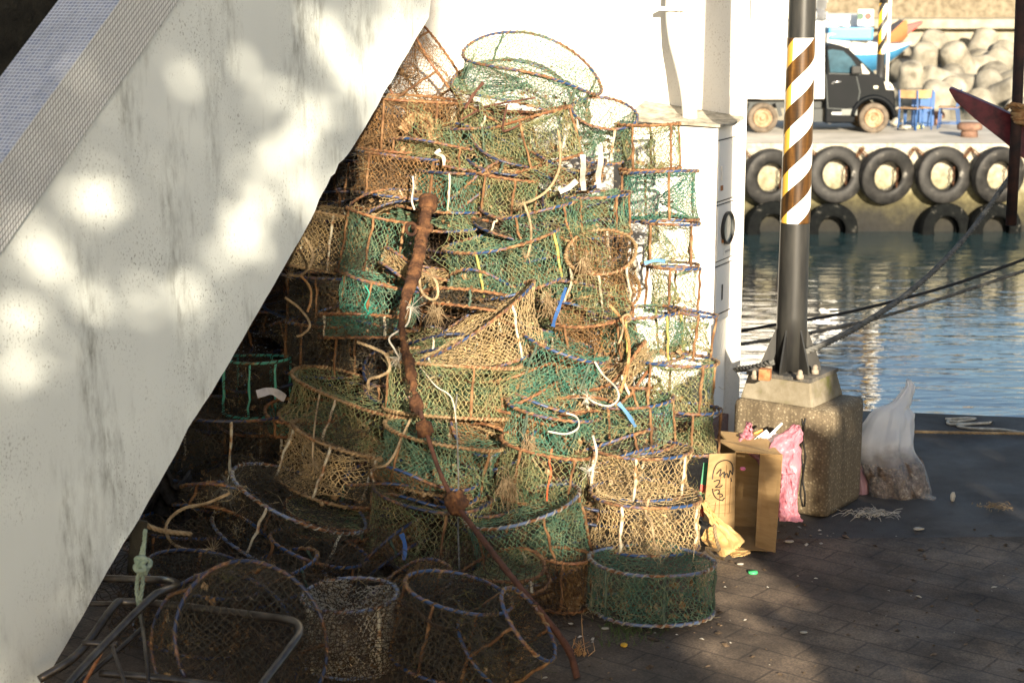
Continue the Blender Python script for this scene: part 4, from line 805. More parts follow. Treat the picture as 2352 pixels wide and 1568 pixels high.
strip('wire_frame', [(1068, 250), (1090, 215), (1110, 190)], .012, M_RUSTD, 'short rusty bars leaning beside the brown pot on edge', 'iron bar', th=.02)
# dark cloth under the stair
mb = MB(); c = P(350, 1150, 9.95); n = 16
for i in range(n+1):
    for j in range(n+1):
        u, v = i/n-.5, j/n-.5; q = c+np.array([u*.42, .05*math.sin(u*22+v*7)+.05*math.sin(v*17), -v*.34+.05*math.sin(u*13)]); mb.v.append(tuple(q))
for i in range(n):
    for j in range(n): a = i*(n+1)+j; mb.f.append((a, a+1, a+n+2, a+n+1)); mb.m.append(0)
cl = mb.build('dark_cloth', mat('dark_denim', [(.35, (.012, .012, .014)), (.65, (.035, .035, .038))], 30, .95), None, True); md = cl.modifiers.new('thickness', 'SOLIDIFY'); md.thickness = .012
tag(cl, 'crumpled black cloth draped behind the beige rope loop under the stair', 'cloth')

# ------------------------------------------------------------------ hand cart at the lower left
cart = empty('hand_cart', PG(420, 1660)); tag(cart, 'dark tubular steel hand cart frame at the foot of the stairs', 'hand cart')
M_TUBE = mat('worn_steel_tube', [(.35, (.05, .042, .038)), (.6, (.11, .10, .09)), (.7, (.2, .12, .07))], 9, .28, .2, .002, metal=.7)
def ct(name, pts, r, m=M_TUBE):
    mb = MB(); mb.tube(resample([P(p[0], p[1], p[2]-.42) for p in pts], .025), r, 12); part(mb, name, m, cart, True)
ct('handle_bar', [(60, 1700, 7.7), (160, 1568, 7.9), (250, 1470, 8.1), (345, 1375, 8.3), (372, 1358, 8.35), (404, 1345, 8.5), (400, 1336, 8.8), (370, 1331, 8.95), (300, 1330, 9.0), (180, 1326, 9.05)], .0185)
ct('frame_tube', [(90, 1560, 8.4), (180, 1500, 8.5), (262, 1392, 8.75), (290, 1382, 8.8), (380, 1388, 8.75), (520, 1404, 8.6), (650, 1421, 8.4), (680, 1430, 8.36), (689, 1450, 8.3), (672, 1480, 8.2), (600, 1575, 7.95), (540, 1660, 7.8)], .0195)
ct('cross_tube', [(190, 1475, 8.3), (260, 1480, 8.3), (270, 1478, 8.3)], .013)
ct('cross_tube', [(230, 1545, 8.25), (400, 1560, 8.2), (540, 1580, 8.1), (620, 1600, 8.0)], .017)
ct('frame_tube', [(130, 1600, 8.1), (200, 1552, 8.2), (262, 1500, 8.35), (330, 1440, 8.5)], .012)
for x_, y_, d_ in ((60, 1700, 7.28), (540, 1660, 7.38)):
    q_ = P(x_, y_, d_); mb = MB(); mb.tube([q_, np.array([q_[0], q_[1], 0])], .018, 10); part(mb, 'leg', M_TUBE, cart, True)
ct('side_rail', [(180, 1386, 8.9), (270, 1386, 8.85), (372, 1388, 8.75)], .013)
ct('rod', [(322, 1400, 8.6), (333, 1480, 8.3), (342, 1570, 8.1)], .009)
ct('rod', [(252, 1465, 8.3), (270, 1520, 8.2), (292, 1580, 8.1)], .009)
ct('rod', [(245, 1475, 8.35), (212, 1535, 8.2), (190, 1575, 8.1)], .008, MATS['rust_fresh'])
mb = MB(); q = P(315, 1255, 9.0); mb.box(q, (.075, .02, .30), R(10), rot=Matrix.Rotation(R(10), 3, 'Y')@Matrix.Rotation(R(8), 3, 'X')); part(mb, 'upright_plate', M_DARKSTONE, cart, bevel=.004)
mb = MB(); P_ = lambda x, y: P(x, y, 8.28)
mb.rope([P_(334, 1215), P_(330, 1260), P_(327, 1290), P_(318, 1320), P_(314, 1350), P_(318, 1385), P_(322, 1410), P_(327, 1430)], .011); mb.rope([P_(330, 1250), P_(322, 1288), P_(328, 1330), P_(322, 1380)], .011)
mb.tube([P_(327, 1300)+np.array([.03*math.cos(a)+.008*math.sin(3*a), .02*math.sin(2*a), .03*math.sin(a)]) for a in np.linspace(0, 2*PI, 26, endpoint=False)], .014, 7, True); mb.tube([P_(325, 1292)+np.array([.022*math.sin(2*a), -.02+.012*math.cos(a), .028*math.cos(a)]) for a in np.linspace(0, 2*PI, 26, endpoint=False)], .013, 7, True)
tag(mb.build('rope', M_ROPE['g'], None, True), 'knotted grey green rope tied round the hand cart frame', 'rope', 'ropes on the pots')
mb = MB(); mb.rope([P(300, 1195, 9.1), P(335, 1205, 9.05), P(372, 1218, 9.1), P(440, 1226, 9.2)], .014); tag(mb.build('rope', M_ROPE['t'], None, True), 'stiff beige rope lying level above the hand cart at the stair edge', 'rope', 'ropes on the pots')

# ------------------------------------------------------------------ cardboard box and wrapping paper
BX = empty('cardboard_box', PG(1740, 1262)); tag(BX, 'open brown cardboard box on its side with black marker writing on its flap', 'cardboard box')
M_CARD = mat('cardboard', [(.35, (.27, .17, .075)), (.65, (.37, .245, .115))], 5, .85, .15, .003, stretch=(1, 1, 5))
M_CARDIN = M_CARD
dB = 10.45
bn = np.array([0, 1.0, 0])
def BP(x, y, d=dB): return P(x, y, d)
TL, TR, BR_, BL = BP(1690, 1038), BP(1797, 1047, 10.35), BP(1779, 1266, 10.3), BP(1686, 1262, 10.4)
bk = np.array([-.06, .36, .03])
def panel(name, quad, th, m=M_CARD):
    mb = MB(); q = [np.array(p) for p in quad]; n = np.cross(q[1]-q[0], q[3]-q[0]); n /= np.linalg.norm(n); mb.prism(q, n*th); return part(mb, name, m, BX)
panel('back_panel', [TL+bk, TR+bk, BR_+bk, BL+bk], .004)
panel('side_panel', [TL, TL+bk, BL+bk, BL], .004)
mid_t, mid_b = TL*.45+TR*.55+np.array([0, .05, 0]), BL*.45+BR_*.55+np.array([0, .05, .01])
panel('side_panel', [TR, TR+bk, BR_+bk, BR_], .004)
panel('side_panel', [TL, TR, TR+bk, TL+bk], .004)
panel('side_panel', [BL, BR_, BR_+bk, BL+bk], .004)
FTL, FBL = BP(1630, 1042, 10.28), BP(1616, 1195, 10.22)
fl_q = [FTL, TL+np.array([0, 0, -.006]), BL*.8+TL*.2, FBL]
panel('flap', fl_q, .004)
panel('flap', [mid_t, TR, BR_+np.array([0, -.02, .0]), mid_b], .004)
panel('flap', [TL+np.array([0, 0, .004]), TR+np.array([.004, 0, .004]), BP(1762, 1020, 10.62), BP(1640, 1008, 10.6)], .004)
FN = np.cross(np.array(fl_q[1])-fl_q[0], np.array(fl_q[3])-fl_q[0]); FN /= np.linalg.norm(FN)
if np.dot(FN, FW) > 0: FN = -FN
def onflap(zx, zy):                                            # from the enlarged view of the photo
    x = (2700+zx*.5739)/1.74150; y = (1250+zy*.5740)/1.74150; return PL(x, y, np.array(fl_q[0])+FN*.006, FN)
strokes = [[(262, 1160), (268, 1110), (288, 1060), (320, 1035), (360, 1028), (392, 1045), (404, 1085), (402, 1130)],
           [(402, 1130), (385, 1098), (380, 1120), (372, 1150), (362, 1118), (340, 1140)], [(290, 1122), (322, 1090), (312, 1140), (338, 1112), (345, 1152)],
           [(345, 1105), (345, 1150)], [(273, 1175), (300, 1165), (312, 1172), (300, 1200), (282, 1215), (318, 1212), (330, 1200)],
           [(262, 1225), (268, 1260), (285, 1288), (310, 1303), (335, 1308)], [(275, 1240), (300, 1232), (310, 1250), (296, 1262), (322, 1262), (334, 1276), (312, 1284)], [(345, 1290), (330, 1308)], [(390, 1150), (395, 1176)]]
mb = MB()
for s_ in strokes: mb.tube(resample([onflap(*p) for p in s_], .006), .0032, 5)
part(mb, 'marker_writing', flat('marker_black', (.02, .018, .016), .6), BX)
mb = MB()
for zx, z0, z1 in ((285, 1320, 1420), (318, 1120, 1440), (360, 1060, 1420), (390, 1160, 1400)): mb.tube([onflap(zx, z0), onflap(zx-12, z1)], .0011, 4)
for zy in (1150, 1230, 1340, 1400): mb.tube([onflap(255, zy), onflap(405, zy-8)], .0010, 4)
part(mb, 'printed_lines', flat('print_brown', (.22, .12, .05)), BX)
gq = [BP(1616, 1062, 10.36), BP(1632, 1062, 10.36), BP(1622, 1190, 10.3), BP(1600, 1180, 10.3)]
panel('flap', gq, .003, flat('print_green', (.03, .2, .09), .6))
mb = MB()
for a, b_ in ((.42, .56), (.84, 1.0)):
    q = [np.array(gq[0])*(1-a)+np.array(gq[3])*a, np.array(gq[1])*(1-a)+np.array(gq[2])*a, np.array(gq[1])*(1-b_)+np.array(gq[2])*b_, np.array(gq[0])*(1-b_)+np.array(gq[3])*b_]
    mb.prism([p-FW*.003 for p in q], -FW*.003)
part(mb, 'printed_stripe', flat('print_red', (.55, .06, .03), .6), BX)
mb = MB(); q = BP(1706, 1076, 10.42); mb.lathe([(.0, .012), (.014, .008), (.017, 0), (.014, -.008), (0, -.012)], 14, Matrix.Translation(Vector(q)))
tag(mb.build('pink_cap', flat('pink_plastic', (.75, .2, .35), .4), None, True), 'small pink cap inside the mouth of the cardboard box', 'bottle cap')
def crumple(name, pts, m, seed, amp=.03, th=.003, n=26, cat=None, label=None, do=0):
    """pts: outline rows [(left x,y,d), (right x,y,d)] down the sheet"""
    mb = MB(); rows = len(pts); Lp = resample([P(*a) for a, b in pts], .001); Rp = resample([P(*b) for a, b in pts], .001)
    for i in range(n+1):
        a = Lp[int(i/n*(len(Lp)-1))]; b = Rp[int(i/n*(len(Rp)-1))]
        for j in range(n+1):
            t = j/n; q = a*(1-t)+b*t; v = Vector((t*4, i/n*5, seed)); dn = mnoise.noise(v)+.5*abs(mnoise.noise(v*2.3))+.35*abs(mnoise.noise(v*5))
            mb.v.append(tuple(q-FW*amp*dn+RT*amp*.4*mnoise.noise(v*2+Vector((9, 0, 0)))))
    for i in range(n):
        for j in range(n): a = i*(n+1)+j; mb.f.append((a, a+1, a+n+2, a+n+1)); mb.m.append(0)
    o = mb.build(name, m, None, True); md = o.modifiers.new('thickness', 'SOLIDIFY'); md.thickness = th
    if label: tag(o, label, cat)
    return o
M_PAPER = mat('wrapping_paper', [(.35, (.42, .25, .09)), (.65, (.56, .36, .15))], 8, .75, .3, .006)
crumple('wrapping_paper', [((1608, 1150, 10.2), (1618, 1148, 10.2)), ((1624, 1185, 10.12), (1652, 1190, 10.15)), ((1640, 1220, 10.05), (1685, 1215, 10.15)), ((1640, 1250, 9.95), (1708, 1240, 10.1)), ((1655, 1282, 9.85), (1690, 1262, 10.0))], M_PAPER, 3, .045, label='crumpled brown wrapping paper slumped against the cardboard box flap', cat='wrapping paper')
crumple('wrapping_paper', [((1620, 1215, 10.0), (1640, 1205, 10.1)), ((1612, 1240, 9.95), (1650, 1245, 10.0)), ((1640, 1262, 9.9), (1662, 1270, 9.95))], M_PAPER, 8, .03, label='small brown paper fold lying under the larger crumpled sheet', cat='wrapping paper')
crumple('wrapping_paper', [((1672, 1262, 10.1), (1690, 1252, 10.2)), ((1680, 1278, 10.0), (1722, 1266, 10.1)), ((1690, 1278, 9.98), (1716, 1274, 10.05))], M_PAPER, 18, .02, label='flat tip of brown paper on the ground before the cardboard box', cat='wrapping paper')
mb = MB(); mb.rope([P(1640, 1205, 9.9), P(1646, 1240, 9.8), P(1652, 1262, 9.75), P(1640, 1262, 9.75), P(1622, 1258, 9.75), P(1640, 1276, 9.7), P(1665, 1283, 9.68)], .010)
tag(mb.build('rope', M_ROPE['t'], None, True), 'cream rope end lying on the ground under the wrapping paper', 'rope', 'ropes on the pots')

# ------------------------------------------------------------------ bags
def sss(name, c, trans, rough=.35, alpha=1.0):
    m, nt, b = new_mat(name); v = coords(nt)
    lk(nt, ramp(nt, noise(nt, v, 7, 5), [(.35, tuple(x*.85 for x in c)), (.65, c)]), b.inputs['Base Color']); b.inputs['Roughness'].default_value = rough
    tr = nd(nt, 'ShaderNodeBsdfTranslucent'); tr.inputs[0].default_value = c4(c); mx = nd(nt, 'ShaderNodeMixShader'); mx.inputs[0].default_value = trans
    out = nt.nodes['Material Output']; lk(nt, b.outputs[0], mx.inputs[1]); lk(nt, tr.outputs[0], mx.inputs[2]); last = mx.outputs[0]
    if alpha < 1:
        tp = nd(nt, 'ShaderNodeBsdfTransparent'); m2 = nd(nt, 'ShaderNodeMixShader'); m2.inputs[0].default_value = alpha; lk(nt, tp.outputs[0], m2.inputs[1]); lk(nt, last, m2.inputs[2]); last = m2.outputs[0]
    lk(nt, last, out.inputs[0]); bump(nt, b, noise(nt, coords(nt, (1, 1, .4)), 30, 5), .5, .008); return m
def loft(name, secs, m, parent=None, seg=40, fold=.06, seed=1, cap=True):
    """secs: (centre point, half width, half depth) from bottom to top"""
    mb = MB(); cs = resample([s[0] for s in secs], .02); n = len(cs); k0 = np.linspace(0, 1, len(secs)); t = np.linspace(0, 1, n)
    W = np.interp(t, k0, [s[1] for s in secs]); Dp = np.interp(t, k0, [s[2] for s in secs])
    for i in range(n):
        for k in range(seg):
            a = 2*PI*k/seg; f = 1+fold*(mnoise.noise(Vector((math.cos(a)*2.2, math.sin(a)*2.2, t[i]*1.6+seed)))*1.6+abs(mnoise.noise(Vector((math.cos(a)*6, math.sin(a)*6, t[i]*2.2+seed)))))
            f += fold*.55*mnoise.noise(Vector((math.cos(a)*5+seed, math.sin(a)*5, t[i]*7)))+fold*.3*abs(mnoise.noise(Vector((math.cos(a)*11, math.sin(a)*11+seed, t[i]*13)))); mb.v.append((cs[i][0]+W[i]*f*math.cos(a), cs[i][1]+Dp[i]*f*math.sin(a), cs[i][2]+.012*mnoise.noise(Vector((math.cos(a)*3, math.sin(a)*3, t[i]*9)))))
    for i in range(n-1):
        for k in range(seg):
            l = (k+1) % seg; mb.f.append((i*seg+k, i*seg+l, (i+1)*seg+l, (i+1)*seg+k)); mb.m.append(0)
    if cap: mb.f += [tuple(range(seg))[::-1], tuple(range((n-1)*seg, n*seg))]; mb.m += [0, 0]
    return mb
c0 = PG(2060, 1146); dW = float(np.dot(c0-CAM, FW))+.16
bag = empty('rubbish_bag', PG(2060, 1146)+np.array([0, .16, 0])); tag(bag, 'tall tied white translucent rubbish bag half full of brown waste on the quay', 'rubbish bag')
px2 = dW/FPX
def BC(x, y, w, dp): return (P(x, y, dW), w*px2/2, dp)
secs = [BC(2068, 1147, 132, .15), BC(2066, 1138, 152, .19), BC(2059, 1110, 152, .2), BC(2047, 1075, 156, .19), BC(2036, 1044, 152, .17), BC(2031, 1015, 136, .14), BC(2037, 985, 130, .125), BC(2046, 955, 112, .10), BC(2050, 938, 98, .085), BC(2070, 926, 58, .055), BC(2084, 900, 34, .03), BC(2090, 886, 26, .022), BC(2087, 872, 9, .01)]
def film():
    m = sss('bag_film', (.86, .87, .88), .4, .3, .8); nt = m.node_tree
    tc = nd(nt, 'ShaderNodeTexCoord'); sp = nd(nt, 'ShaderNodeSeparateXYZ'); lk(nt, tc.outputs['Object'], sp.inputs[0])
    f = math_(nt, 'ADD', sp.outputs[2], math_(nt, 'MULTIPLY', math_(nt, 'SUBTRACT', noise(nt, coords(nt), 9, 5), .5), .16))
    al = ramp(nt, f, [(.15, (.16, .16, .16)), (.24, (.34, .34, .34)), (.33, (.93, .93, .93))])
    for n in nt.nodes:
        if n.type == 'MIX_SHADER' and any(l.from_node.type == 'BSDF_TRANSPARENT' for l in n.inputs[1].links): lk(nt, al, n.inputs[0])
    return m
part(loft('b', secs, None, fold=.17, seg=72), 'bag_film', film(), bag, True)
part(loft('c', [(q[0]+np.array([0, 0, .006]), q[1]*.95, q[2]*.94) for q in secs[:4]]+[(secs[4][0], secs[4][1]*.93, .155), (secs[4][0]+np.array([0, 0, .05]), secs[4][1]*.75, .12), (secs[4][0]+np.array([.01, 0, .085]), secs[4][1]*.4, .06)], None, fold=.13, seg=72), 'waste', mat('waste_mix', [(.36, (.05, .036, .026)), (.5, (.14, .095, .065)), (.6, (.24, .17, .12)), (.7, (.50, .44, .36))], 30, .7, .9, .02), bag, True)
mb = MB(); mb.tube([P(2118, 1140, dW-.15), P(2136, 1143, dW-.18), P(2150, 1143, dW-.2)], [.03, .022, .006], 8); part(mb, 'corner', bpy.data.materials['bag_film'], bag, True)
c1 = PG(1978, 1142); d1 = float(np.dot(c1-CAM, FW))+.1; k1 = d1/FPX
sb = loft('s', [(P(1980, 1143, d1), 14*k1, .03), (P(1978, 1132, d1), 17*k1, .06), (P(1976, 1105, d1), 18*k1, .065), (P(1972, 1080, d1), 14*k1, .05), (P(1968, 1060, d1), 5*k1, .02), (P(1964, 1040, d1), 7*k1, .025)], None, fold=.1, seed=4)
sb_o = sb.build('carrier_bag', sss('pink_white_film', (.70, .42, .5), .3, .3), None, True); tag(sb_o, 'small pink and white knotted carrier bag squeezed between the block and the tall rubbish bag', 'carrier bag')
pk = empty('carrier_bag', PG(1815, 1196)+np.array([0, .1, 0])); tag(pk, 'pink plastic carrier bag with open handles leaning on the concrete block behind the cardboard box', 'carrier bag')
M_PINK = sss('pink_film', (.72, .33, .40), .45, .35, .82)
dk = 10.62; kk = dk/FPX
def PB(x, y, w, dp, dd=0): return (P(x, y, dk+dd), w*kk/2, dp)
part(loft('p', [PB(1812, 1192, 40, .03), PB(1808, 1180, 56, .05), PB(1800, 1150, 60, .05), PB(1798, 1110, 66, .06), PB(1792, 1070, 80, .07, .02), PB(1780, 1040, 100, .08, .04), PB(1764, 1015, 122, .08, .06), PB(1762, 1008, 116, .07, .07)], None, fold=.17, seed=9, cap=False, seg=72), 'bag_body', M_PINK, pk, True)
def psheet(rows, seed):
    o = crumple('bag_handle', rows, M_PINK, seed, .05, .002); o.parent = pk; o.location = -Vector(pk.location)
psheet([((1822, 973, 10.62), (1840, 979, 10.6)), ((1800, 990, 10.58), (1843, 1000, 10.56)), ((1776, 1012, 10.52), (1832, 1030, 10.52)), ((1760, 1040, 10.48), (1820, 1062, 10.5)), ((1765, 1070, 10.5), (1826, 1105, 10.52))], 4)
psheet([((1716, 969, 10.7), (1724, 970, 10.7)), ((1704, 995, 10.66), (1729, 1000, 10.66)), ((1690, 1022, 10.62), (1744, 1030, 10.6))], 9)
psheet([((1796, 1090, 10.5), (1826, 1085, 10.52)), ((1792, 1130, 10.46), (1828, 1130, 10.5)), ((1790, 1170, 10.42), (1832, 1172, 10.48)), ((1790, 1196, 10.4), (1842, 1198, 10.44))], 14)
part(loft('p', [PB(1825, 1193, 34, .03, -.02), PB(1834, 1196, 22, .02, -.04), PB(1840, 1194, 10, .01, -.05)], None, fold=.15, seed=7), 'bag_corner', M_PINK, pk, True)
M_TRAY = flat('foam_white', (.74, .72, .68), .6)
mb = MB(); mb.lathe([(.0, -.02), (.05, -.02), (.062, .03), (.056, .03), (.045, -.012), (0, -.012)], 18, Matrix.Translation(Vector(P(1772, 1018, 10.68)))@Matrix.Rotation(R(60), 4, 'X')@Matrix.Rotation(R(20), 4, 'Y')); tag(mb.build('foam_bowl', M_TRAY, None, True), 'white foam bowl sticking out of the pink carrier bag', 'bowl')
mb = MB(); mb.box(P(1745, 1010, 10.66), (.14, .05, .03), rot=Matrix.Rotation(R(-38), 3, 'Y')@Matrix.Rotation(R(30), 3, 'X')); mb.box(P(1745, 1010, 10.66)+np.array([-.03, -.027, .01]), (.05, .004, .02), rot=Matrix.Rotation(R(-38), 3, 'Y')@Matrix.Rotation(R(30), 3, 'X'), mi=1)
tag(mb.build('food_carton', [M_TRAY, flat('print_dark', (.05, .07, .06))], None, bevel=.003), 'white printed food carton tilted in the mouth of the pink carrier bag', 'carton')
mb = MB(); mb.tube([P(1770, 998, 10.62), P(1796, 972, 10.66)], .009, 8); tag(mb.build('drinking_straw', M_TRAY, None, True), 'thick white straw slanting out of the pink carrier bag', 'straw')
mb = MB(); mb.box(P(1742, 992, 10.72), (.06, .02, .02), rot=Matrix.Rotation(R(-25), 3, 'Y')); tag(mb.build('snack_wrapper', flat('orange_wrap', (.7, .25, .03), .4), None, bevel=.006), 'orange snack wrapper at the back of the pink bag mouth', 'wrapper')

# ------------------------------------------------------------------ litter on the ground
g = np.random.default_rng(31)
mb = MB()
for k in range(420):
    if k < 250: x, y = g.uniform(1180, 2352), g.uniform(1190, 1568)
    else: x, y = g.normal(1760, 90), g.normal(1225, 14)
    if k > 340: x, y = g.uniform(1330, 1660), g.uniform(1380, 1470)
    c = PG(x, y, .008); s_ = g.exponential(.0035)+.002; a = g.uniform(0, PI); u = np.array([math.cos(a), math.sin(a), g.uniform(-.3, .3)])*s_*1.6; v = np.array([-math.sin(a), math.cos(a), g.uniform(-.2, .3)])*s_
    mb.add([c-u-v*.6, c+u*.8-v, c+u+v*.7, c-u*.5+v, c+np.array([0, 0, s_*.7])], [(0, 1, 4), (1, 2, 4), (2, 3, 4), (3, 0, 4)], int(g.choice([0, 0, 0, 1, 2])))
tag(mb.build('ground_litter', [mat('crumb_brown', [(.35, (.03, .02, .013)), (.65, (.11, .075, .045))], 20, .9, 0), mat('crumb_pale', [(.35, (.25, .22, .17)), (.65, (.45, .42, .36))], 20, .9, 0), mat('crumb_mid', [(.35, (.10, .07, .045)), (.65, (.2, .14, .09))], 20, .9, 0)]), 'crumbs and bits of waste scattered on the paving', 'litter', kind='stuff')
def thready(name, x, y, n, s, m, label, cat, flatk=.25):
    mb = MB(); c = PG(x, y, .012)
    for _ in range(n):
        q = c+np.array([g.normal(0, s*.5), g.normal(0, s*.3), abs(g.normal(0, .01))]); d = np.array([g.normal(0, 1), g.normal(0, .8), g.normal(0, flatk)])*s*.4
        mb.tube([q, q+d*.5+np.array([0, 0, .012]), q+d], .0018, 3, cap=False)
    tag(mb.build(name, m), label, cat)
thready('rope_shreds', 2000, 1182, 110, .13, M_ROPE['w'], 'pile of pale shredded rope fibres on the ground before the tall rubbish bag', 'rope fibres')
thready('rope_shreds', 2285, 1167, 60, .08, M_ROPE['t'], 'small tangle of brown fibres on the quay at the right', 'rope fibres')
def bit(name, x, y, s, m, label, cat, shape=(1, .6, .3)):
    mb = MB(); c = PG(x, y, .01); bm = bmesh.new(); bmesh.ops.create_icosphere(bm, subdivisions=2, radius=1)
    mb.add([c+np.array(v.co)*np.array(shape)*s*(1+.35*mnoise.noise(v.co*2+Vector((x, y, 0))))+np.array([0, 0, shape[2]*s*.5]) for v in bm.verts], [tuple(v.index for v in f.verts) for f in bm.faces]); bm.free()
    tag(mb.build(name, m, None, True), label, cat)
bit('paper_scrap', 2188, 1147, .035, M_WPL, 'white paper scrap standing on the quay right of the tall rubbish bag', 'paper scrap', (.5, .3, 1))
bit('leaf', 1433, 1482, .028, flat('yellow_leaf', (.62, .36, .03)), 'yellow fallen leaf on the paving at the bottom', 'leaf', (.7, .9, .3))
mb = MB(); mb.lathe([(0, .012), (.026, .011), (.029, 0), (.027, 0)], 16, Matrix.Translation(Vector(PG(1729, 1315, .006)))); tag(mb.build('bottle_cap', flat('green_cap', (.06, .45, .16), .4), None, True), 'green bottle cap on the sunlit patch of paving', 'bottle cap')
for x, y, s, lab in ((1700, 1295, .022, 'pale crumpled tissue near the end of the cream rope'), (1812, 1244, .03, 'flat pale leaf right of the cardboard box foot'), (1390, 1443, .022, 'whitish pebble below the weedy pot'), (2110, 1215, .035, 'thin pale scrap on the dark quay below the tall bag'), (1310, 1432, .015, 'small white pebble left of the weedy pot foot'), (1846, 1452, .02, 'tan crumb on the lower paving')):
    bit('scrap', x, y, s, MATS['crumb_pale'], lab, 'scrap', (1, .6, .25))
mb = MB()
for k in range(160):
    c = PG(g.normal(1440, 38), g.normal(1455, 16), .0); d = np.array([g.normal(0, .02), g.normal(0, .02), g.uniform(.02, .06)]); mb.tube([c, c+d*.6, c+d+np.array([g.normal(0, .01), 0, -.003])], [.0016, .0014, .0004], 3, cap=False)
tag(mb.build('weeds', flat('weed_green', (.05, .085, .02), .8)), 'sparse green weeds in the paving joints', 'weeds', kind='stuff')
mb = MB(); mb.rope([PG(1900, 985, .02), PG(2000, 988, .02), PG(2150, 992, .02), PG(2400, 996, .02)], .012); tag(mb.build('quay_rope', M_ROPE['t'], None, True), 'thin pale rope lying straight along the quay edge', 'rope')
mb = MB(); mb.tube(resample([PG(*p, .012) for p in ((2172, 962), (2240, 960), (2200, 968), (2178, 966), (2188, 974), (2280, 970), (2200, 976), (2230, 983), (2300, 986), (2352, 994))], .03), .011, 6); tag(mb.build('white_cord', M_ROPE['w'], None, True), 'loose white cord zigzagging on the far edge of the near quay', 'cord')

# ------------------------------------------------------------------ mooring ropes and anchor
def cable(label, pts, r, m, twist=True):
    mb = MB(); q = [P(*p) for p in pts]
    (mb.rope(q, r) if twist else mb.tube(resample(q, .05), r, 7)); tag(mb.build('mooring_rope', m, None, True), label, 'mooring rope', 'mooring ropes over the water')
cable('thick twisted mooring rope rising from the lamp post foot to the right', [(1850, 808, 11.1), (1905, 785, 11.3), (1985, 742, 11.7), (2080, 678, 12.3), (2170, 598, 12.9), (2250, 505, 13.5), (2330, 392, 14.2)], .021, M_ROPE['k'])
cable('short thick rope end leaving the lamp post foot to the left', [(1690, 848, 11.6), (1730, 843, 11.35), (1775, 832, 11.12)], .021, M_ROPE['k'])
cable('smooth black mooring rope, uppermost of the two flat lines over the water', [(1690, 763, 13.4), (1790, 744, 13.4), (1900, 727, 13.5), (2040, 695, 13.6), (2200, 650, 13.8), (2380, 586, 14.0)], .012, flat('rope_black', (.015, .015, .016), .8), False)
cable('fuzzy grey mooring rope, lower of the two flat lines over the water', [(1690, 792, 13.3), (1800, 775, 13.3), (1900, 757, 13.4), (2010, 732, 13.5), (2180, 680, 13.7), (2380, 613, 13.9)], .014, M_ROPE['k'])
anc = empty('boat_anchor', P(2335, 250, 13.9)); tag(anc, 'dark red painted boat anchor hanging at the right edge with pointed fluke', 'anchor')
M_ANC = mat('anchor_red', [(.36, (.05, .008, .012)), (.55, (.12, .016, .022)), (.69, (.14, .02, .025)), (.72, (.2, .13, .11))], 10, .45, .3, .004)
mb = MB(); dA = 13.9; mb.prism([P(x, y, dA) for x, y in ((2178, 206), (2184, 203), (2230, 222), (2290, 248), (2400, 300), (2400, 400), (2352, 366), (2300, 322), (2240, 275), (2195, 235))], np.array([.03, .09, .01])); part(mb, 'fluke', M_ANC, anc, bevel=.012)
mb = MB(); mb.tube([P(2352, -80, dA-.1), P(2345, 0, dA-.1), P(2336, 250, dA-.1), P(2322, 518, dA-.1)], .043, 12); part(mb, 'shank', mat('anchor_shank', [(.36, (.014, .009, .008)), (.64, (.05, .02, .014))], 8, .7), anc, True)
mb = MB()
for k in range(5): c = P(2337+k*1.0, 248+k*9, dA-.1); mb.tube([c+np.array([.062*math.cos(a)+.02, .06*math.sin(a), .014*math.sin(a+k)]) for a in np.linspace(0, 2*PI, 20, endpoint=False)], .017, 7, True)
mb.rope([P(2310, 250, dA-.14), P(2325, 240, dA-.2), P(2352, 246, dA-.2)], .02); part(mb, 'rope_lashing', M_ROPE['r'], anc, True)

# ------------------------------------------------------------------ far quay: tyres, bollards, truck, chairs
M_TYRE = mat('old_tyre', [(.36, (.007, .007, .007)), (.58, (.02, .019, .018)), (.66, (.05, .047, .042)), (.72, (.26, .25, .23))], 4.5, .55, .35, .012, spec=.25)
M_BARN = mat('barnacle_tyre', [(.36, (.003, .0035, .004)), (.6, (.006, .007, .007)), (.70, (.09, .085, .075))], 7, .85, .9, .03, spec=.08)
M_CHAIN = MATS['thick_rust']
tprof = [(.268, -.07), (.285, -.10), (.34, -.118), (.43, -.118), (.50, -.10), (.525, -.085), (.53, -.05), (.522, -.045), (.522, -.03), (.531, -.025), (.531, .025), (.522, .03), (.522, .045), (.53, .05), (.525, .085), (.50, .10), (.43, .118), (.34, .118), (.285, .10), (.268, .07), (.28, .06), (.30, .10), (.42, .10), (.49, .06), (.49, -.06), (.42, -.10), (.31, -.09), (.28, -.06)]
tl = ['truck tyre fender behind the striped lamp post, leftmost of the upper row', 'plain black tyre fender just right of the striped lamp post', 'tyre fender with a white scuff in the middle of the upper row', 'speckled tyre fender, second from the right in the upper row', 'tyre fender partly behind the anchor shank in the upper row',
      'barnacled half sunken tyre left of the striped lamp post', 'half sunken tyre with barnacled rim right of the lamp post', 'half sunken tyre under the speckled tyre', 'half sunken tyre behind the foot of the anchor shank']
tp = [(1768, 407, 0), (1919, 401, 0), (2036, 404, 0), (2166, 402, 0), (2292, 402, 0), (1772, 523, 1), (1908, 528, 1), (2170, 528, 1), (2284, 527, 1)]
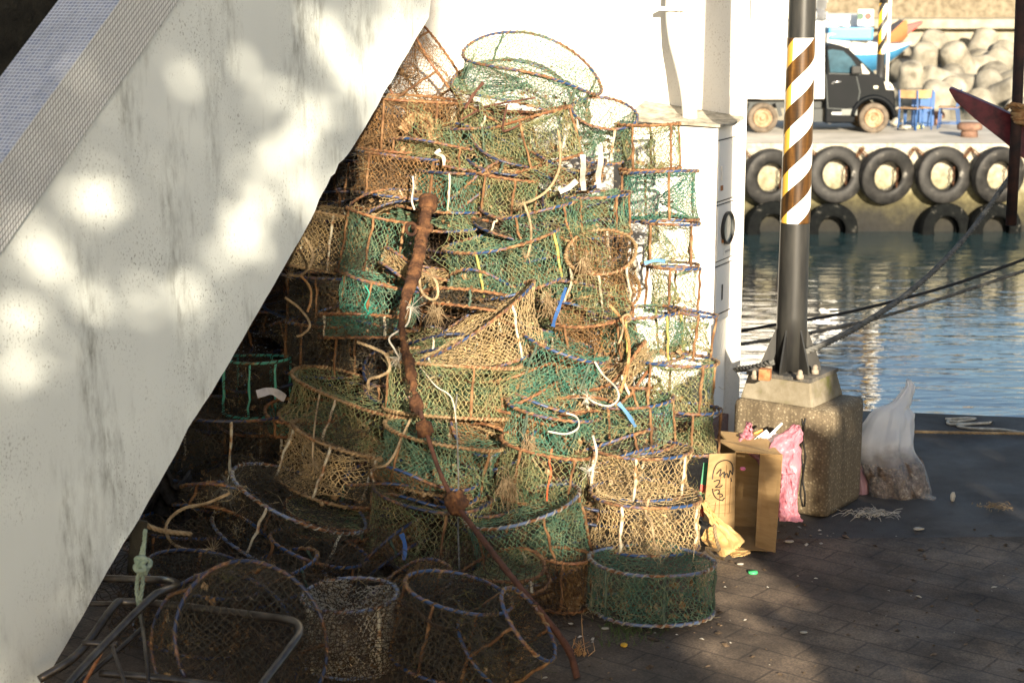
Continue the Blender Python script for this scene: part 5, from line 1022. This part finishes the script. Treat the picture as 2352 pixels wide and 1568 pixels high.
for (x, y, lo), lab in zip(tp, tl):
    c = PY(x, y, FQ-.19-(.04 if lo else 0)); t = empty('tyre_fender', c); tag(t, lab, 'tyre', 'tyre fenders on the far quay')
    k = 1.03 if not lo else .98
    M_ = Matrix.Translation(Vector(c))@Matrix.Rotation(R((16, 9, 14, 11, 18, 13, 8, 15, 10)[tl.index(lab)]), 4, 'Z')@Matrix.Rotation(R((4, -5, 7, -3, 6, 0, 3, -4, 5)[tl.index(lab)]), 4, 'X')@Matrix.Rotation(R(90), 4, 'X')@Matrix.Scale(k, 4)
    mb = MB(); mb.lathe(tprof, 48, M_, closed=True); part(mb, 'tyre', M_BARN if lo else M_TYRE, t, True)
    if not lo:
        for dx in (-.36, .40):
            mb = MB(); a = c+np.array([dx, -.02, .36]); b = np.array([c[0]+dx*1.35, FQ-.02, -.10+.02*dx])
            for q in np.linspace(0, 1, 6): mb.tube([a+(b-a)*q+np.array([.022*math.cos(w), .02*math.sin(w), .035*math.sin(w)]) for w in np.linspace(0, 2*PI, 8, endpoint=False)], .009, 5, True)
            part(mb, 'chain', M_CHAIN, t)
        mb = MB()
        for q in np.linspace(0, 1, 7): p_ = c+np.array([.2, -.0, -.18+.4*q-.1]); mb.tube([p_+np.array([.02*math.cos(w)*(q*6 % 2 < 1), .02*math.cos(w), .034*math.sin(w)]) for w in np.linspace(0, 2*PI, 8, endpoint=False)], .01, 5, True)
        part(mb, 'chain', M_CHAIN, t)
M_BOL = mat('bollard_rust', [(.35, (.10, .055, .04)), (.65, (.22, .13, .09))], 6, .8, .4, .01)
for x, y, k, lab in ((2226, 315, 1.0, 'rusty mushroom bollard at the edge of the far quay'), (2145, 287, .9, 'rusty mushroom bollard behind the blue chairs')):
    c = PG(x, y); mb = MB(); mb.lathe([(.17*k, 0), (.165*k, .10), (.15*k, .13), (.235*k, .15), (.25*k, .19), (.245*k, .24), (.20*k, .285), (0, .29)], 26, Matrix.Translation(Vector(c))); tag(mb.build('bollard', M_BOL, None, True), lab, 'bollard', 'bollards on the far quay')
# truck
YT = 36.35
def TP(x, y): return PY(x, y, YT)
tr = empty('box_truck', PG(1890, 303)); tag(tr, 'black small truck with white cargo box parked on the far quay', 'truck')
zt = lambda a, b: (2900+a*.5102)/1.7415
def ZT(zx, zy): return TP((2900+zx*.5102)/1.7415, zy*.5102/1.7415)
M_TRK = mat('truck_paint', [(.35, (.003, .0045, .006)), (.65, (.005, .006, .008))], 3, .5, .05, .003, spec=.08)
arch = [ZT(1165+145*math.cos(a), 935-150*math.sin(a)) for a in np.linspace(R(-8), R(186), 16)]
outline = [ZT(*p) for p in ((795, 356), (840, 352), (925, 362), (975, 395), (1060, 478), (1165, 572), (1245, 618), (1300, 668), (1330, 722), (1338, 800), (1336, 880), (1322, 935))]+arch+[ZT(*p) for p in ((1000, 968), (785, 968))]
mb = MB(); mb.prism(outline, (0, 1.5, 0)); part(mb, 'cab', M_TRK, tr, bevel=.035)
mb = MB(); mb.prism([ZT(*p)+np.array([0, -.012, 0]) for p in ((806, 395), (838, 388), (925, 400), (985, 455), (1040, 530), (1048, 575), (825, 568))], (0, .02, 0)); part(mb, 'side_window', mat('truck_glass', [(.35, (.012, .025, .034)), (.65, (.05, .11, .15))], 1.4, .06, 0), tr)
mb = MB(); mb.prism([ZT(*p)+np.array([0, .08, 0]) for p in ((968, 378), (1068, 474), (1172, 566), (1180, 578), (1160, 575))], (0, 1.34, 0)); part(mb, 'windscreen', MATS['truck_glass'], tr)
mb = MB(); mb.prism([ZT(*p)+np.array([0, -.016, 0]) for p in ((1066, 500), (1078, 502), (1135, 572), (1128, 582), (1075, 580))], (0, .02, 0)); part(mb, 'quarter_trim', flat('trim_grey', (.4, .38, .34)), tr)
mb = MB(); mb.box(ZT(1022, 548)+np.array([0, -.10, 0]), (.20, .10, .16)); part(mb, 'mirror', flat('mirror_black', (.012, .012, .012)), tr, bevel=.03)
mb = MB(); mb.prism([ZT(*p)+np.array([0, -.02, 0]) for p in ((1245, 642), (1290, 645), (1312, 668), (1326, 708), (1262, 704))], (0, .12, 0)); part(mb, 'headlight', flat('lamp_clear', (.6, .57, .5), .2), tr, bevel=.01)
mb = MB(); mb.prism([ZT(*p)+np.array([0, -.026, 0]) for p in ((1280, 672), (1302, 676), (1306, 694), (1286, 694))], (0, .02, 0)); part(mb, 'indicator', flat('lamp_orange', (.7, .22, .04), .3), tr)
mb = MB(); mb.box(ZT(1182, 685), (.09, .03, .055)); part(mb, 'side_repeater', flat('lamp_cream', (.7, .65, .5), .3), tr, bevel=.01)
mb = MB(); mb.tube([ZT(838, 652)+np.array([0, -.015, 0]), ZT(850, 646)+np.array([0, -.04, 0]), ZT(895, 640)+np.array([0, -.04, 0]), ZT(908, 642)+np.array([0, -.015, 0])], .018, 8); mb.lathe([(.02, 0), (.02, .03)], 10, Matrix.Translation(Vector(ZT(840, 655)))@Matrix.Rotation(R(90), 4, 'X')); part(mb, 'door_handle', flat('chrome', (.5, .5, .5), .2, .8), tr, True)
for p, q in (((792, 585), (805, 850)), ((805, 850), (1015, 862)), ((1030, 600), (1058, 720)), ((1058, 720), (1030, 860)), ((815, 578), (1065, 585))):
    mb = MB(); mb.tube([ZT(*p)+np.array([0, -.003, 0]), ZT(*q)+np.array([0, -.003, 0])], .009, 5); part(mb, 'door_seam', flat('seam_grey', (.10, .11, .11)), tr)
mb = MB(); mb.tube([ZT(1165+168*math.cos(a), 935-172*math.sin(a))+np.array([0, .01, 0]) for a in np.linspace(R(4), R(172), 22)], .055, 8); part(mb, 'wheel_arch', M_TRK, tr, True)
mb = MB(); mb.box(ZT(905, 890)+np.array([0, -.006, 0]), (.02, .01, .05)) if False else None
for k in range(6): mb.box(ZT(845+k*13, 890)+np.array([0, -.004, 0]), (.03 if k % 2 else .045, .008, .055))
part(mb, 'sill_lettering', flat('letter_pale', (.45, .47, .48)), tr)
mb = MB(); mb.box(ZT(975, 880)+np.array([0, -.004, 0]), (.32, .014, .13)); part(mb, 'sill_trim', flat('trim_dull', (.16, .17, .16)), tr, bevel=.006)
mb = MB(); a, b = TP(1560, 227), TP(1893.5, 50); mb.prism([TP(1560, 50), TP(1894, 50), TP(1893.5, 227), TP(1560, 227)], (0, 1.62, 0)); part(mb, 'cargo_box', mat('box_white', [(.35, (.74, .73, .70)), (.65, (.82, .81, .78))], 2, .5, .1, .004), tr, bevel=.012)
mb = MB()
for x in (1690, 1800): mb.box((TP(x, 140)[0], YT-.006, TP(x, 140)[2]), (.012, .008, 1.5))
mb.box((TP(1720, 224)[0], YT-.01, TP(1720, 224)[2]), (3.0, .03, .05)); part(mb, 'box_trim', flat('trim_steel', (.55, .53, .48)), tr)
mb = MB(); z0 = TP(1800, 240)[2]; mb.box((TP(1760, 240)[0], YT+.5, z0-.03), (3.4, .5, .13)); mb.box((TP(1860, 262)[0], YT+.12, z0-.22), (.5, .3, .26))
for x in (1722, 1790): mb.box((TP(x, 245)[0], YT+.06, z0-.10), (.07, .05, .3), rot=Matrix.Rotation(R(18 if x < 1750 else -18), 3, 'Y'))
part(mb, 'chassis', flat('chassis', (.05, .055, .055), .7), tr)
M_TW = mat('truck_tyre', [(.35, (.07, .055, .04)), (.65, (.15, .12, .09))], 8, .9, .3, .006); M_RIM = mat('rim_rusty', [(.35, (.18, .10, .045)), (.65, (.34, .24, .15))], 7, .5, .3, .006)
for x, y in ((2006.5, 274), (1751.5, 274)):
    for off in (0, 1.28):
        c = TP(x, y)+np.array([0, .04+off, 0]); c[2] = .305; M_ = Matrix.Translation(Vector(c))@Matrix.Rotation(R(90), 4, 'X')
        w = MB(); w.lathe([(.17, -.09), (.20, .085), (.24, .10), (.285, .095), (.303, .07), (.306, 0), (.303, -.09), (.17, -.1)], 36, M_); wo = part(w, 'wheel', M_TW, tr, True)
        w = MB(); w.lathe([(.0, .05), (.045, .055), (.05, .03), (.095, .02), (.105, .05), (.135, .055), (.15, .03), (.172, .075), (.185, .085), (.19, .075), (.17, -.05), (0, -.05)], 36, M_)
        for k in range(10): a = 2*PI*k/10; w.lathe([(.0, .062), (.014, .06), (.016, .05)], 8, M_@Matrix.Translation((.122*math.cos(a), .122*math.sin(a), 0)))
        part(w, 'rim', M_RIM, wo, True)
# chairs
M_CB = flat('chair_blue', (.035, .10, .27), .4); M_CW = mat('chair_ply', [(.35, (.26, .15, .07)), (.65, (.38, .25, .13))], 5, .6, .1, .003)
def chair(x, y, rz, label):
    o = empty('school_chair', PG(x, y), rz); tag(o, label, 'chair', 'chairs on the far quay')
    def b(name, pts, r, m): q = MB(); q.tube(pts, r, 7); return q.build(name, m, o, True)
    for sx in (-.19, .19):
        b('leg', [(sx, -.2, 0), (sx, -.17, .44)], .017, M_CB); b('leg', [(sx, .22, 0), (sx, .16, .44), (sx, .22, .82)], .017, M_CB); b('side_rail', [(sx, -.17, .43), (sx, .17, .43)], .015, M_CB); b('stretcher', [(sx, -.19, .12), (sx, .2, .12)], .012, M_CB)
    q = MB(); q.box((0, -.01, .452), (.42, .42, .016)); q.build('seat', M_CW, o, bevel=.005); q = MB(); q.box((0, .19, .74), (.42, .016, .17), rot=Matrix.Rotation(R(-8), 3, 'X')); q.build('backrest', M_CW, o, bevel=.006); return o
chair(2090, 298, R(150), 'blue framed wooden chair next to the truck bumper'); chair(2108, 297, R(195), 'blue framed wooden chair, middle one by the truck'); chair(2178, 296, R(-110), 'blue framed chair facing right beside the far bollard')
c = PG(2118, 292); mb = MB(); mb.box(c+np.array([0, 0, .38]), (.5, .02, .72), R(8)); o = mb.build('blue_board', flat('board_blue', (.035, .10, .27), .5), None, bevel=.006); tag(o, 'blue board with a dark green patch leaning behind the chairs', 'board')
mb = MB(); mb.box((c[0]-.02, c[1]-.013, .66), (.24, .006, .16), R(8)); q = mb.build('green_patch', flat('patch_green', (.02, .10, .10)), o)
for x, y, k, m, lab in ((2060, 292, .14, M_WPL, 'white bundle on the far quay at the truck bumper'), (2063, 268, .10, M_WPL, 'small white jug on the bundle at the truck bumper'), (2080, 301, .11, M_WPL, 'flat white bag on the far quay in front of the chairs'), (2112, 296, .08, flat('bag_lime', (.55, .55, .25)), 'pale yellow bag under the chairs')): 
    mb = MB(); c = PG(x, y, 0); c = c if y > 280 else PG(2062, 294)+np.array([0, 0, .3]); bm = bmesh.new(); bmesh.ops.create_icosphere(bm, subdivisions=3, radius=1)
    mb.add([c+np.array([0, 0, k*.7])+np.array(v.co)*k*np.array([1, .8, .75 if y < 299 else .4])*(1+.4*mnoise.noise(v.co*2.2+Vector((x, 0, 0)))) for v in bm.verts], [tuple(v.index for v in f.verts) for f in bm.faces]); bm.free(); tag(mb.build('bundle', m, None, True), lab, 'bundle')
# striped post on the far quay with a white pipe
c = PG(2017, 288); lp = empty('striped_post', c); tag(lp, 'black far post with yellow and white bands beside a white pipe', 'post')
def sp2():
    m, nt, b = new_mat('far_bands'); tc = nd(nt, 'ShaderNodeTexCoord'); s = nd(nt, 'ShaderNodeSeparateXYZ'); lk(nt, tc.outputs['Object'], s.inputs[0])
    th = math_(nt, 'ARCTAN2', s.outputs[1], s.outputs[0]); ph = math_(nt, 'FRACT', math_(nt, 'ADD', math_(nt, 'SUBTRACT', math_(nt, 'MULTIPLY', s.outputs[2], 1/.42), math_(nt, 'MULTIPLY', th, 2/(2*PI))), 20.2))
    lk(nt, mix(nt, math_(nt, 'LESS_THAN', ph, .6), (.03, .03, .03), mix(nt, math_(nt, 'LESS_THAN', th, -1.75), (.8, .78, .7), (.75, .42, .02))), b.inputs['Base Color']); return m
mb = MB(); mb.lathe([(.085, 0), (.085, 1.5)], 20, Matrix.Translation(Vector(c))); mb.lathe([(.082, 2.55), (.08, 5)], 20, Matrix.Translation(Vector(c))); part(mb, 'pole', M_BLACK, lp, True)
mb = MB(); mb.lathe([(.086, 1.5), (.084, 2.55)], 24); part_o = mb.build('reflective_band', sp2(), lp, True)
mb = MB(); mb.tube([c+np.array([.13, -.05, .02]), c+np.array([.13, -.05, 5])], .035, 10); part(mb, 'white_pipe', M_PIPE, lp, True)
# signal light and boats
def YB(x, y, Y): return PY(x, y, Y)
boat = empty('fishing_boat', YB(1960, 140, 43)); tag(boat, 'white fishing boat with light blue bands moored behind the truck', 'boat')
def hull(secs, m, name, root, split=None):
    mb = MB(); n = len(secs); L = len(secs[0])
    for s in secs: mb.v += [tuple(p) for p in s]
    for i in range(n-1):
        for k in range(L-1): mb.f.append((i*L+k, i*L+k+1, (i+1)*L+k+1, (i+1)*L+k)); mb.m.append(1 if (split and k in split) else 0)
    return part(mb, name, m, root, True)
M_BW = flat('boat_white', (.7, .7, .68), .35); M_BB = flat('boat_blue', (.06, .24, .45), .35)
Yb = 43.0; secs = []
for x, yt, ym, yb, wd in ((1700, 62, 110, 175, 1.3), (1800, 66, 112, 176, 1.3), (1900, 74, 116, 176, 1.25), (1960, 88, 122, 172, 1.0), (2010, 98, 122, 158, .7), (2050, 100, 114, 134, .35), (2080, 98, 104, 112, .1), (2092, 97, 99, 102, .02)):
    a, m_, b_ = YB(x, yt, Yb), YB(x, ym, Yb), YB(x, yb, Yb); f = np.array([0, 1, 0])
    secs.append([a-f*wd, m_-f*wd*.92, b_-f*wd*.5, b_+f*wd*.5, m_+f*wd*.92, a+f*wd, a-f*wd*.98+np.array([0, 0, -.06])])
hull(secs, [M_BW, M_BB], 'hull', boat, (1, 2, 3))
mb = MB(); a = YB(1943, 76, Yb-.6); mb.box(a, (1.05, 1.3, .30)); part(mb, 'cabin_band', M_BB, boat, bevel=.05)
mb = MB(); mb.box(YB(1930, 50, Yb), (1.0, 1.1, .36)); mb.box(YB(1770, 20, Yb), (1.5, 1.4, .9)); part(mb, 'cabin', M_BW, boat, bevel=.06)
mb = MB(); mb.box(YB(1738, 10, Yb-1.3), (.3, .3, .9)); part(mb, 'locker', M_BW, boat, bevel=.04)
mb = MB(); q = YB(1885, 18, Yb-1); mb.lathe([(.13, -.3), (.16, -.24), (.16, -.1), (.09, -.06), (.13, .0), (.13, .1), (.16, .12), (.16, .3)], 16, Matrix.Translation(Vector(q))); part(mb, 'deck_lamp', M_BW, boat, True)
mb = MB(); mb.tube(resample([YB(1870, 20, Yb-1), YB(1910, 52, Yb-1), (YB(1960, 66, Yb-1)), YB(2010, 62, Yb-1)], .1), .02, 6); mb.tube([YB(1965, 70, Yb-1.1), YB(1945, 130, Yb-1.1)], .01, 5); part(mb, 'rigging', flat('rig_dark', (.04, .04, .04)), boat)
sg = empty('signal_board', YB(1988, 41, 42)); tag(sg, 'white rounded board with one green and one red disc above the boat', 'signal board')
mb = MB(); mb.box(YB(1988, 41, 42), (.37, .07, .38)); part(mb, 'board', M_BW, sg, bevel=.03)
for x, c_ in ((1976.5, (.01, .07, .035)), (1994, (.4, .025, .015))):
    mb = MB(); mb.lathe([(0, .006), (.078, .006), (.08, 0)], 22, Matrix.Translation(Vector(YB(x, 38, 41.955)))@Matrix.Rotation(R(90), 4, 'X')); part(mb, 'disc', flat('disc_%d' % int(x), c_, .4), sg)
mb = MB(); mb.tube([YB(1990, 60, 42.05), YB(1992, 130, 42.3)], .03, 8); part(mb, 'mast', M_BW, sg, True)
b2 = empty('red_boat', YB(2060, 85, 47)); tag(b2, 'orange bowed boat with a red prow tip beyond the white boat', 'boat')
Y2 = 47.0; secs = []
for x, yt, yb, wd in ((1960, 110, 160, .9), (2020, 88, 130, .7), (2050, 62, 110, .5), (2072, 46, 92, .3), (2080, 47, 84, .18)):
    a, b_ = YB(x, yt, Y2), YB(x+4, yb, Y2); m_ = (a+b_)/2; f = np.array([0, 1, 0]); secs.append([a-f*wd, m_-f*wd*.8, b_-f*wd*.2, b_+f*wd*.2, m_+f*wd*.8, a+f*wd, a-f*wd*.98])
hull(secs, [flat('boat_orange', (.45, .2, .08), .5)], 'hull', b2)
mb = MB(); mb.prism([YB(x, y, Y2-.1) for x, y in ((2034, 92), (2062, 72), (2085, 58), (2121, 49), (2117, 57), (2085, 80), (2050, 100))], (0, .3, 0)); part(mb, 'prow', flat('boat_red', (.42, .03, .02), .4), b2, bevel=.02)

# ------------------------------------------------------------------ breakwater
M_SEA = mat('seawall_rough', [(.35, (.11, .09, .06)), (.65, (.22, .185, .13))], 4, .95, .9, .05)
mb = MB(); mb.prism([(-60, 76.5, -3), (140, 76.5, -3), (140, 76.5, .75), (-60, 76.5, .75)], (0, 1, 0)); mb.prism([(-60, 76.6, .75), (140, 76.6, .75), (140, 76.6, 6), (-60, 76.6, 6)], (0, 1, 0)) if False else None
sw2 = mb.build('sea_wall_base', mat('seawall_pale', [(.35, (.22, .20, .15)), (.65, (.34, .31, .25))], 2, .9, .4, .03)); 
brk = empty('sea_wall', (20, 77, 0)); tag(brk, 'rough brown concrete sea wall with a pale ledge above the breakwater blocks', 'sea wall')
sw2.parent = brk; sw2.location = (-20, -77, 0); sw2.name = 'base'
mb = MB(); mb.prism([(-60, 75.9, .72), (140, 75.9, .72), (140, 75.9, 1.12), (-60, 75.9, 1.12)], (0, 2.6, 0)); part(mb, 'ledge', bpy.data.materials['seawall_pale'], brk, bevel=.05)
mb = MB(); mb.prism([(-60, 78.0, 1.0), (140, 78.0, 1.0), (140, 78.6, 7), (-60, 78.6, 7)], (0, 1, 0)); part(mb, 'face', M_SEA, brk)
def tetra():
    bm = bmesh.new(); dirs = [Vector((0, 0, 1))]+[Vector((math.cos(a)*.943, math.sin(a)*.943, -.333)) for a in (0, 2*PI/3, 4*PI/3)]
    mb = MB()
    for d in dirs:
        M_ = d.to_track_quat('Z', 'Y').to_matrix().to_4x4(); mb.lathe([(.50, -.1), (.49, .2), (.40, .9), (.38, 1.02), (.33, 1.09), (.2, 1.13), (0, 1.14)], 18, M_)
    return mb
M_TET = mat('tetrapod_concrete', [(.3, (.12, .108, .085)), (.5, (.24, .22, .175)), (.7, (.35, .325, .27))], 2.4, .95, .5, .03)
t0 = tetra().build('tetrapod', M_TET, None, True); tag(t0, 'weathered four legged concrete breakwater block in the far pile', 'tetrapod', 'tetrapods on the breakwater')
g = np.random.default_rng(8); firstt = True
for row in range(5):
    for k in range(14):
        x = 15.2+k*1.95+(row % 2)*.95+g.uniform(-.25, .25); y = 64.9+row*2.35+g.uniform(-.3, .3); z = -2.3+row*.43+g.uniform(-.1, .12)
        o = t0 if firstt else t0.copy()
        if not firstt: col.objects.link(o)
        firstt = False; s_ = g.uniform(1.15, 1.5); o.scale = (s_,)*3
        o.rotation_euler = (g.uniform(0, 6), g.uniform(0, 6), g.uniform(0, 6)); o.location = (x, y, z)

# ------------------------------------------------------------------ light: low sun behind the viewer, unseen trees with crowns shaped to cast the shade
SPHI, SEL = R(10.5), R(16)
SUN = np.array([math.sin(SPHI)*math.cos(SEL), -math.cos(SPHI)*math.cos(SEL), math.sin(SEL)])
SU = np.array([math.cos(SPHI), math.sin(SPHI), 0]); SV = np.cross(SUN, SU); SV = SV if SV[2] > 0 else -SV
def uv(p): return (float(np.dot(p, SU)), float(np.dot(p, SV)))
pile = lambda x, y: P(x, y, dep(y)-.25); wallp = lambda x, y: PL(x, y, WC, NW); stp = lambda x, y: PL(x, y, S1, NB); grd = lambda x, y: PG(x, y)
postp = lambda x, y: PY(x, y, 10.75)
gaps = [
 (pile, [(885, 200), (1000, 40), (1200, -60), (1500, -60), (1640, 250), (1660, 700), (1660, 1010), (1690, 1040), (1700, 1250), (1640, 1275), (1350, 1245), (1335, 1130), (1230, 1120), (1120, 1040), (1000, 985), (900, 960), (860, 905), (850, 870), (960, 835), (985, 770), (950, 700), (905, 760), (850, 730), (800, 690), (800, 640), (850, 600), (840, 560), (800, 500), (830, 420), (880, 380), (840, 330)]),
 (wallp, [(1000, -200), (1745, -200), (1740, 290), (1715, 700), (1705, 1010), (1650, 1010), (1300, 900), (1000, 300)]),
 (lambda x, y: P(x, y, 10.25), [(1585, 1000), (1705, 1015), (1702, 1290), (1600, 1300)]),
 (lambda x, y: P(x, y, 10.6), [(1640, 960), (1850, 955), (1845, 1150), (1842, 1200), (1800, 1200), (1795, 1050), (1640, 1040)]),
 (postp, [(1690, 905), (1800, 900), (1838, 940), (1832, 1000), (1850, 1100), (1838, 1190), (1690, 1190)]),
 (postp, [(1770, -200), (1890, -200), (1880, 500), (1862, 660), (1850, 780), (1838, 880), (1780, 880), (1700, 800), (1700, 500)]),
 (grd, [(1590, 1252), (1715, 1262), (1900, 1400), (1700, 1400), (1600, 1375)]),
 (grd, [(1560, 1405), (1735, 1415), (1830, 1455), (1930, 1600), (1740, 1600), (1590, 1530)]),
]
soft = []
thin = [(pile, [(1000, 1000), (1340, 1150), (1340, 1300), (1150, 1250), (900, 1080), (800, 980), (760, 800), (700, 640), (720, 500), (800, 330), (900, 330)])]
def ell(f, x, y, a, b_, rot=0, wob=.30):
    s = random.random()*9; return (f, [(x+a*math.cos(t)*math.cos(rot)*(1+wob*math.sin(3*t+s))-b_*math.sin(t)*math.sin(rot), y+a*math.cos(t)*math.sin(rot)+b_*math.sin(t)*math.cos(rot)*(1+wob*math.cos(2*t+s))) for t in np.linspace(0, 2*PI, 16, endpoint=False)])
for e in ((850, 190, 95, 95, -.4), (930, 60, 65, 65, 0), (780, 90, 55, 50, 0), (640, 215, 42, 28, 0), (640, 355, 80, 46, -.2), (700, 440, 60, 50, -.6), (560, 480, 48, 75, 0), (510, 590, 36, 46, 0), (235, 475, 40, 58, 0), (50, 565, 62, 40, .3), (150, 660, 85, 30, .15), (330, 690, 45, 36, 0), (40, 740, 50, 36, 0), (440, 700, 34, 40, 0), (30, 860, 60, 34, 0), (870, 330, 36, 40, 0), (720, 270, 30, 24, 0), (430, 190, 22, 16, 0), (560, 130, 24, 20, 0)):
    soft.append(ell(stp, e[0], e[1], e[2]*.8, e[3]*.8, e[4])); thin.append(ell(stp, e[0]+random.uniform(-20, 20), e[1]+random.uniform(-20, 20), e[2]*1.5+10, e[3]*1.4+10, e[4]))
    for q in range(2): soft.append(ell(stp, e[0]+random.uniform(-1.5, 1.5)*e[2], e[1]+random.uniform(-1.4, 1.4)*e[3], random.uniform(12, 26), random.uniform(10, 20), random.uniform(0, 3)))
for e in ((720, 560, 40, 22, 0), (700, 720, 18, 14, 0), (860, 810, 30, 20, 0), (830, 900, 24, 18, 0), (940, 1060, 26, 18, 0), (780, 1075, 40, 18, .3), (1050, 1130, 20, 14, 0), (1250, 1180, 24, 16, 0)): gaps.append(ell(pile, *e))
def flatten(gp):
    pl_ = [[uv(f(x, y)) for x, y in pl] for f, pl in gp]; return pl_, [(min(p[0] for p in q), max(p[0] for p in q), min(p[1] for p in q), max(p[1] for p in q)) for q in pl_]
GAPS, THIN, SOFT = flatten(gaps), flatten(thin), flatten(soft)
def lit(u, v, S=GAPS):
    for q, bb in zip(*S):
        if not (bb[0] < u < bb[1] and bb[2] < v < bb[3]): continue
        ins = False; n = len(q); j = n-1
        for i in range(n):
            if (q[i][1] > v) != (q[j][1] > v) and u < (q[j][0]-q[i][0])*(v-q[i][1])/(q[j][1]-q[i][1])+q[i][0]: ins = not ins
            j = i
        if ins: return True
    return False
M_LEAF = mat('leaf_green', [(.35, (.03, .06, .018)), (.65, (.075, .12, .035))], 3, .7, 0)
M_BARK = mat('bark', [(.35, (.06, .045, .03)), (.65, (.16, .12, .08))], 9, .95, .8, .03, stretch=(1, 1, .3))
g = np.random.default_rng(77); U0, U1, V0, V1 = -4.6, 9.5, .6, 7.4
bins = {}
NL = 90000
for k in range(NL):
    u, v = g.uniform(U0, U1), g.uniform(V0, V1)
    if lit(u, v) or (g.random() < .76 and lit(u, v, SOFT)) or (g.random() < (.62 if u < 1.2 else .8) and lit(u, v, THIN)): continue  # leaves left out where sun is wanted, so the crowns shape the shade
    
    bi = min(3, int((u-U0)/(U1-U0)*4)); t = (24, 13, 2.2, 2.2)[bi]+g.uniform(-1, 1)*(1.2 if bi < 2 else .7)
    bins.setdefault(bi, []).append(SU*u+SV*v+SUN*t)
labs = ['broad leafy tree behind the viewer shading the stairs', 'leafy tree behind the viewer with sunlit gaps in its crown', 'leafy tree behind the viewer shading the foot of the heap', 'leafy tree behind the viewer shading the quay']
for b_, pts in bins.items():
    n = len(pts); C = np.array(pts); N_ = g.normal(0, 1, (n, 3))+SUN*1.5; N_ /= np.linalg.norm(N_, axis=1)[:, None]; A_ = np.cross(N_, g.normal(0, 1, (n, 3))); A_ /= np.linalg.norm(A_, axis=1)[:, None]; B_ = np.cross(N_, A_)
    s = g.uniform(.045, .075, (n, 1)); V = np.stack([C-A_*s*1.3, C-B_*s*.8, C+A_*s*1.3, C+B_*s*.8], 1).reshape(-1, 3)
    base = C.mean(0); tr_ = empty('leafy_tree', (base[0], base[1], 0)); tag(tr_, labs[b_], 'tree')
    me = bpy.data.meshes.new('crown'); me.from_pydata((V-np.array([base[0], base[1], 0])).tolist(), [], [(4*i, 4*i+1, 4*i+2, 4*i+3) for i in range(n)]); me.materials.append(M_LEAF); o = bpy.data.objects.new('crown', me); col.objects.link(o); o.parent = tr_
    mb = MB(); zc = C[:, 2].mean(); zl = C[:, 2].min()
    mb.tube(resample([(base[0], base[1], -.2), (base[0]+.15, base[1], zl*.5), (base[0], base[1]+.1, zl), (base[0]+.1, base[1], zc)], .3), .17, 10)
    part(mb, 'trunk', M_BARK, tr_, True)

# ------------------------------------------------------------------ world, sun, camera
w = bpy.data.worlds.new('World'); scene.world = w; w.use_nodes = True; nt = w.node_tree
sky = nt.nodes.new('ShaderNodeTexSky'); sky.sky_type = 'NISHITA'; sky.sun_disc = False; sky.sun_elevation = SEL; sky.sun_rotation = PI-SPHI; sky.air_density = 1; sky.dust_density = 1.6; sky.ozone_density = 1
nt.links.new(sky.outputs[0], nt.nodes['Background'].inputs[0]); nt.nodes['Background'].inputs[1].default_value = .07
sl = bpy.data.lights.new('Sun', 'SUN'); sl.energy = 5; sl.angle = R(.53); sl.color = (1, .87, .67)
so = bpy.data.objects.new('Sun', sl); col.objects.link(so); so.rotation_euler = Vector(SUN).to_track_quat('Z', 'Y').to_euler(); so.location = (3, -12, 9)
cam = bpy.data.cameras.new('Camera'); co = bpy.data.objects.new('Camera', cam); col.objects.link(co); scene.camera = co
co.location = tuple(CAM); co.rotation_euler = (R(90)-PITCH, 0, 0); cam.sensor_width = 36; cam.lens = 36*FPX/2352; cam.clip_end = 2000
cam.dof.use_dof = True; cam.dof.focus_distance = 11.0; cam.dof.aperture_fstop = 3.2
vs_ = scene.view_settings; vs_.view_transform = 'Standard'; vs_.look = 'None'; vs_.exposure = 1.62; vs_.gamma = 1
scene.cycles.max_bounces = 6; scene.cycles.transparent_max_bounces = 12; scene.cycles.use_denoising = True
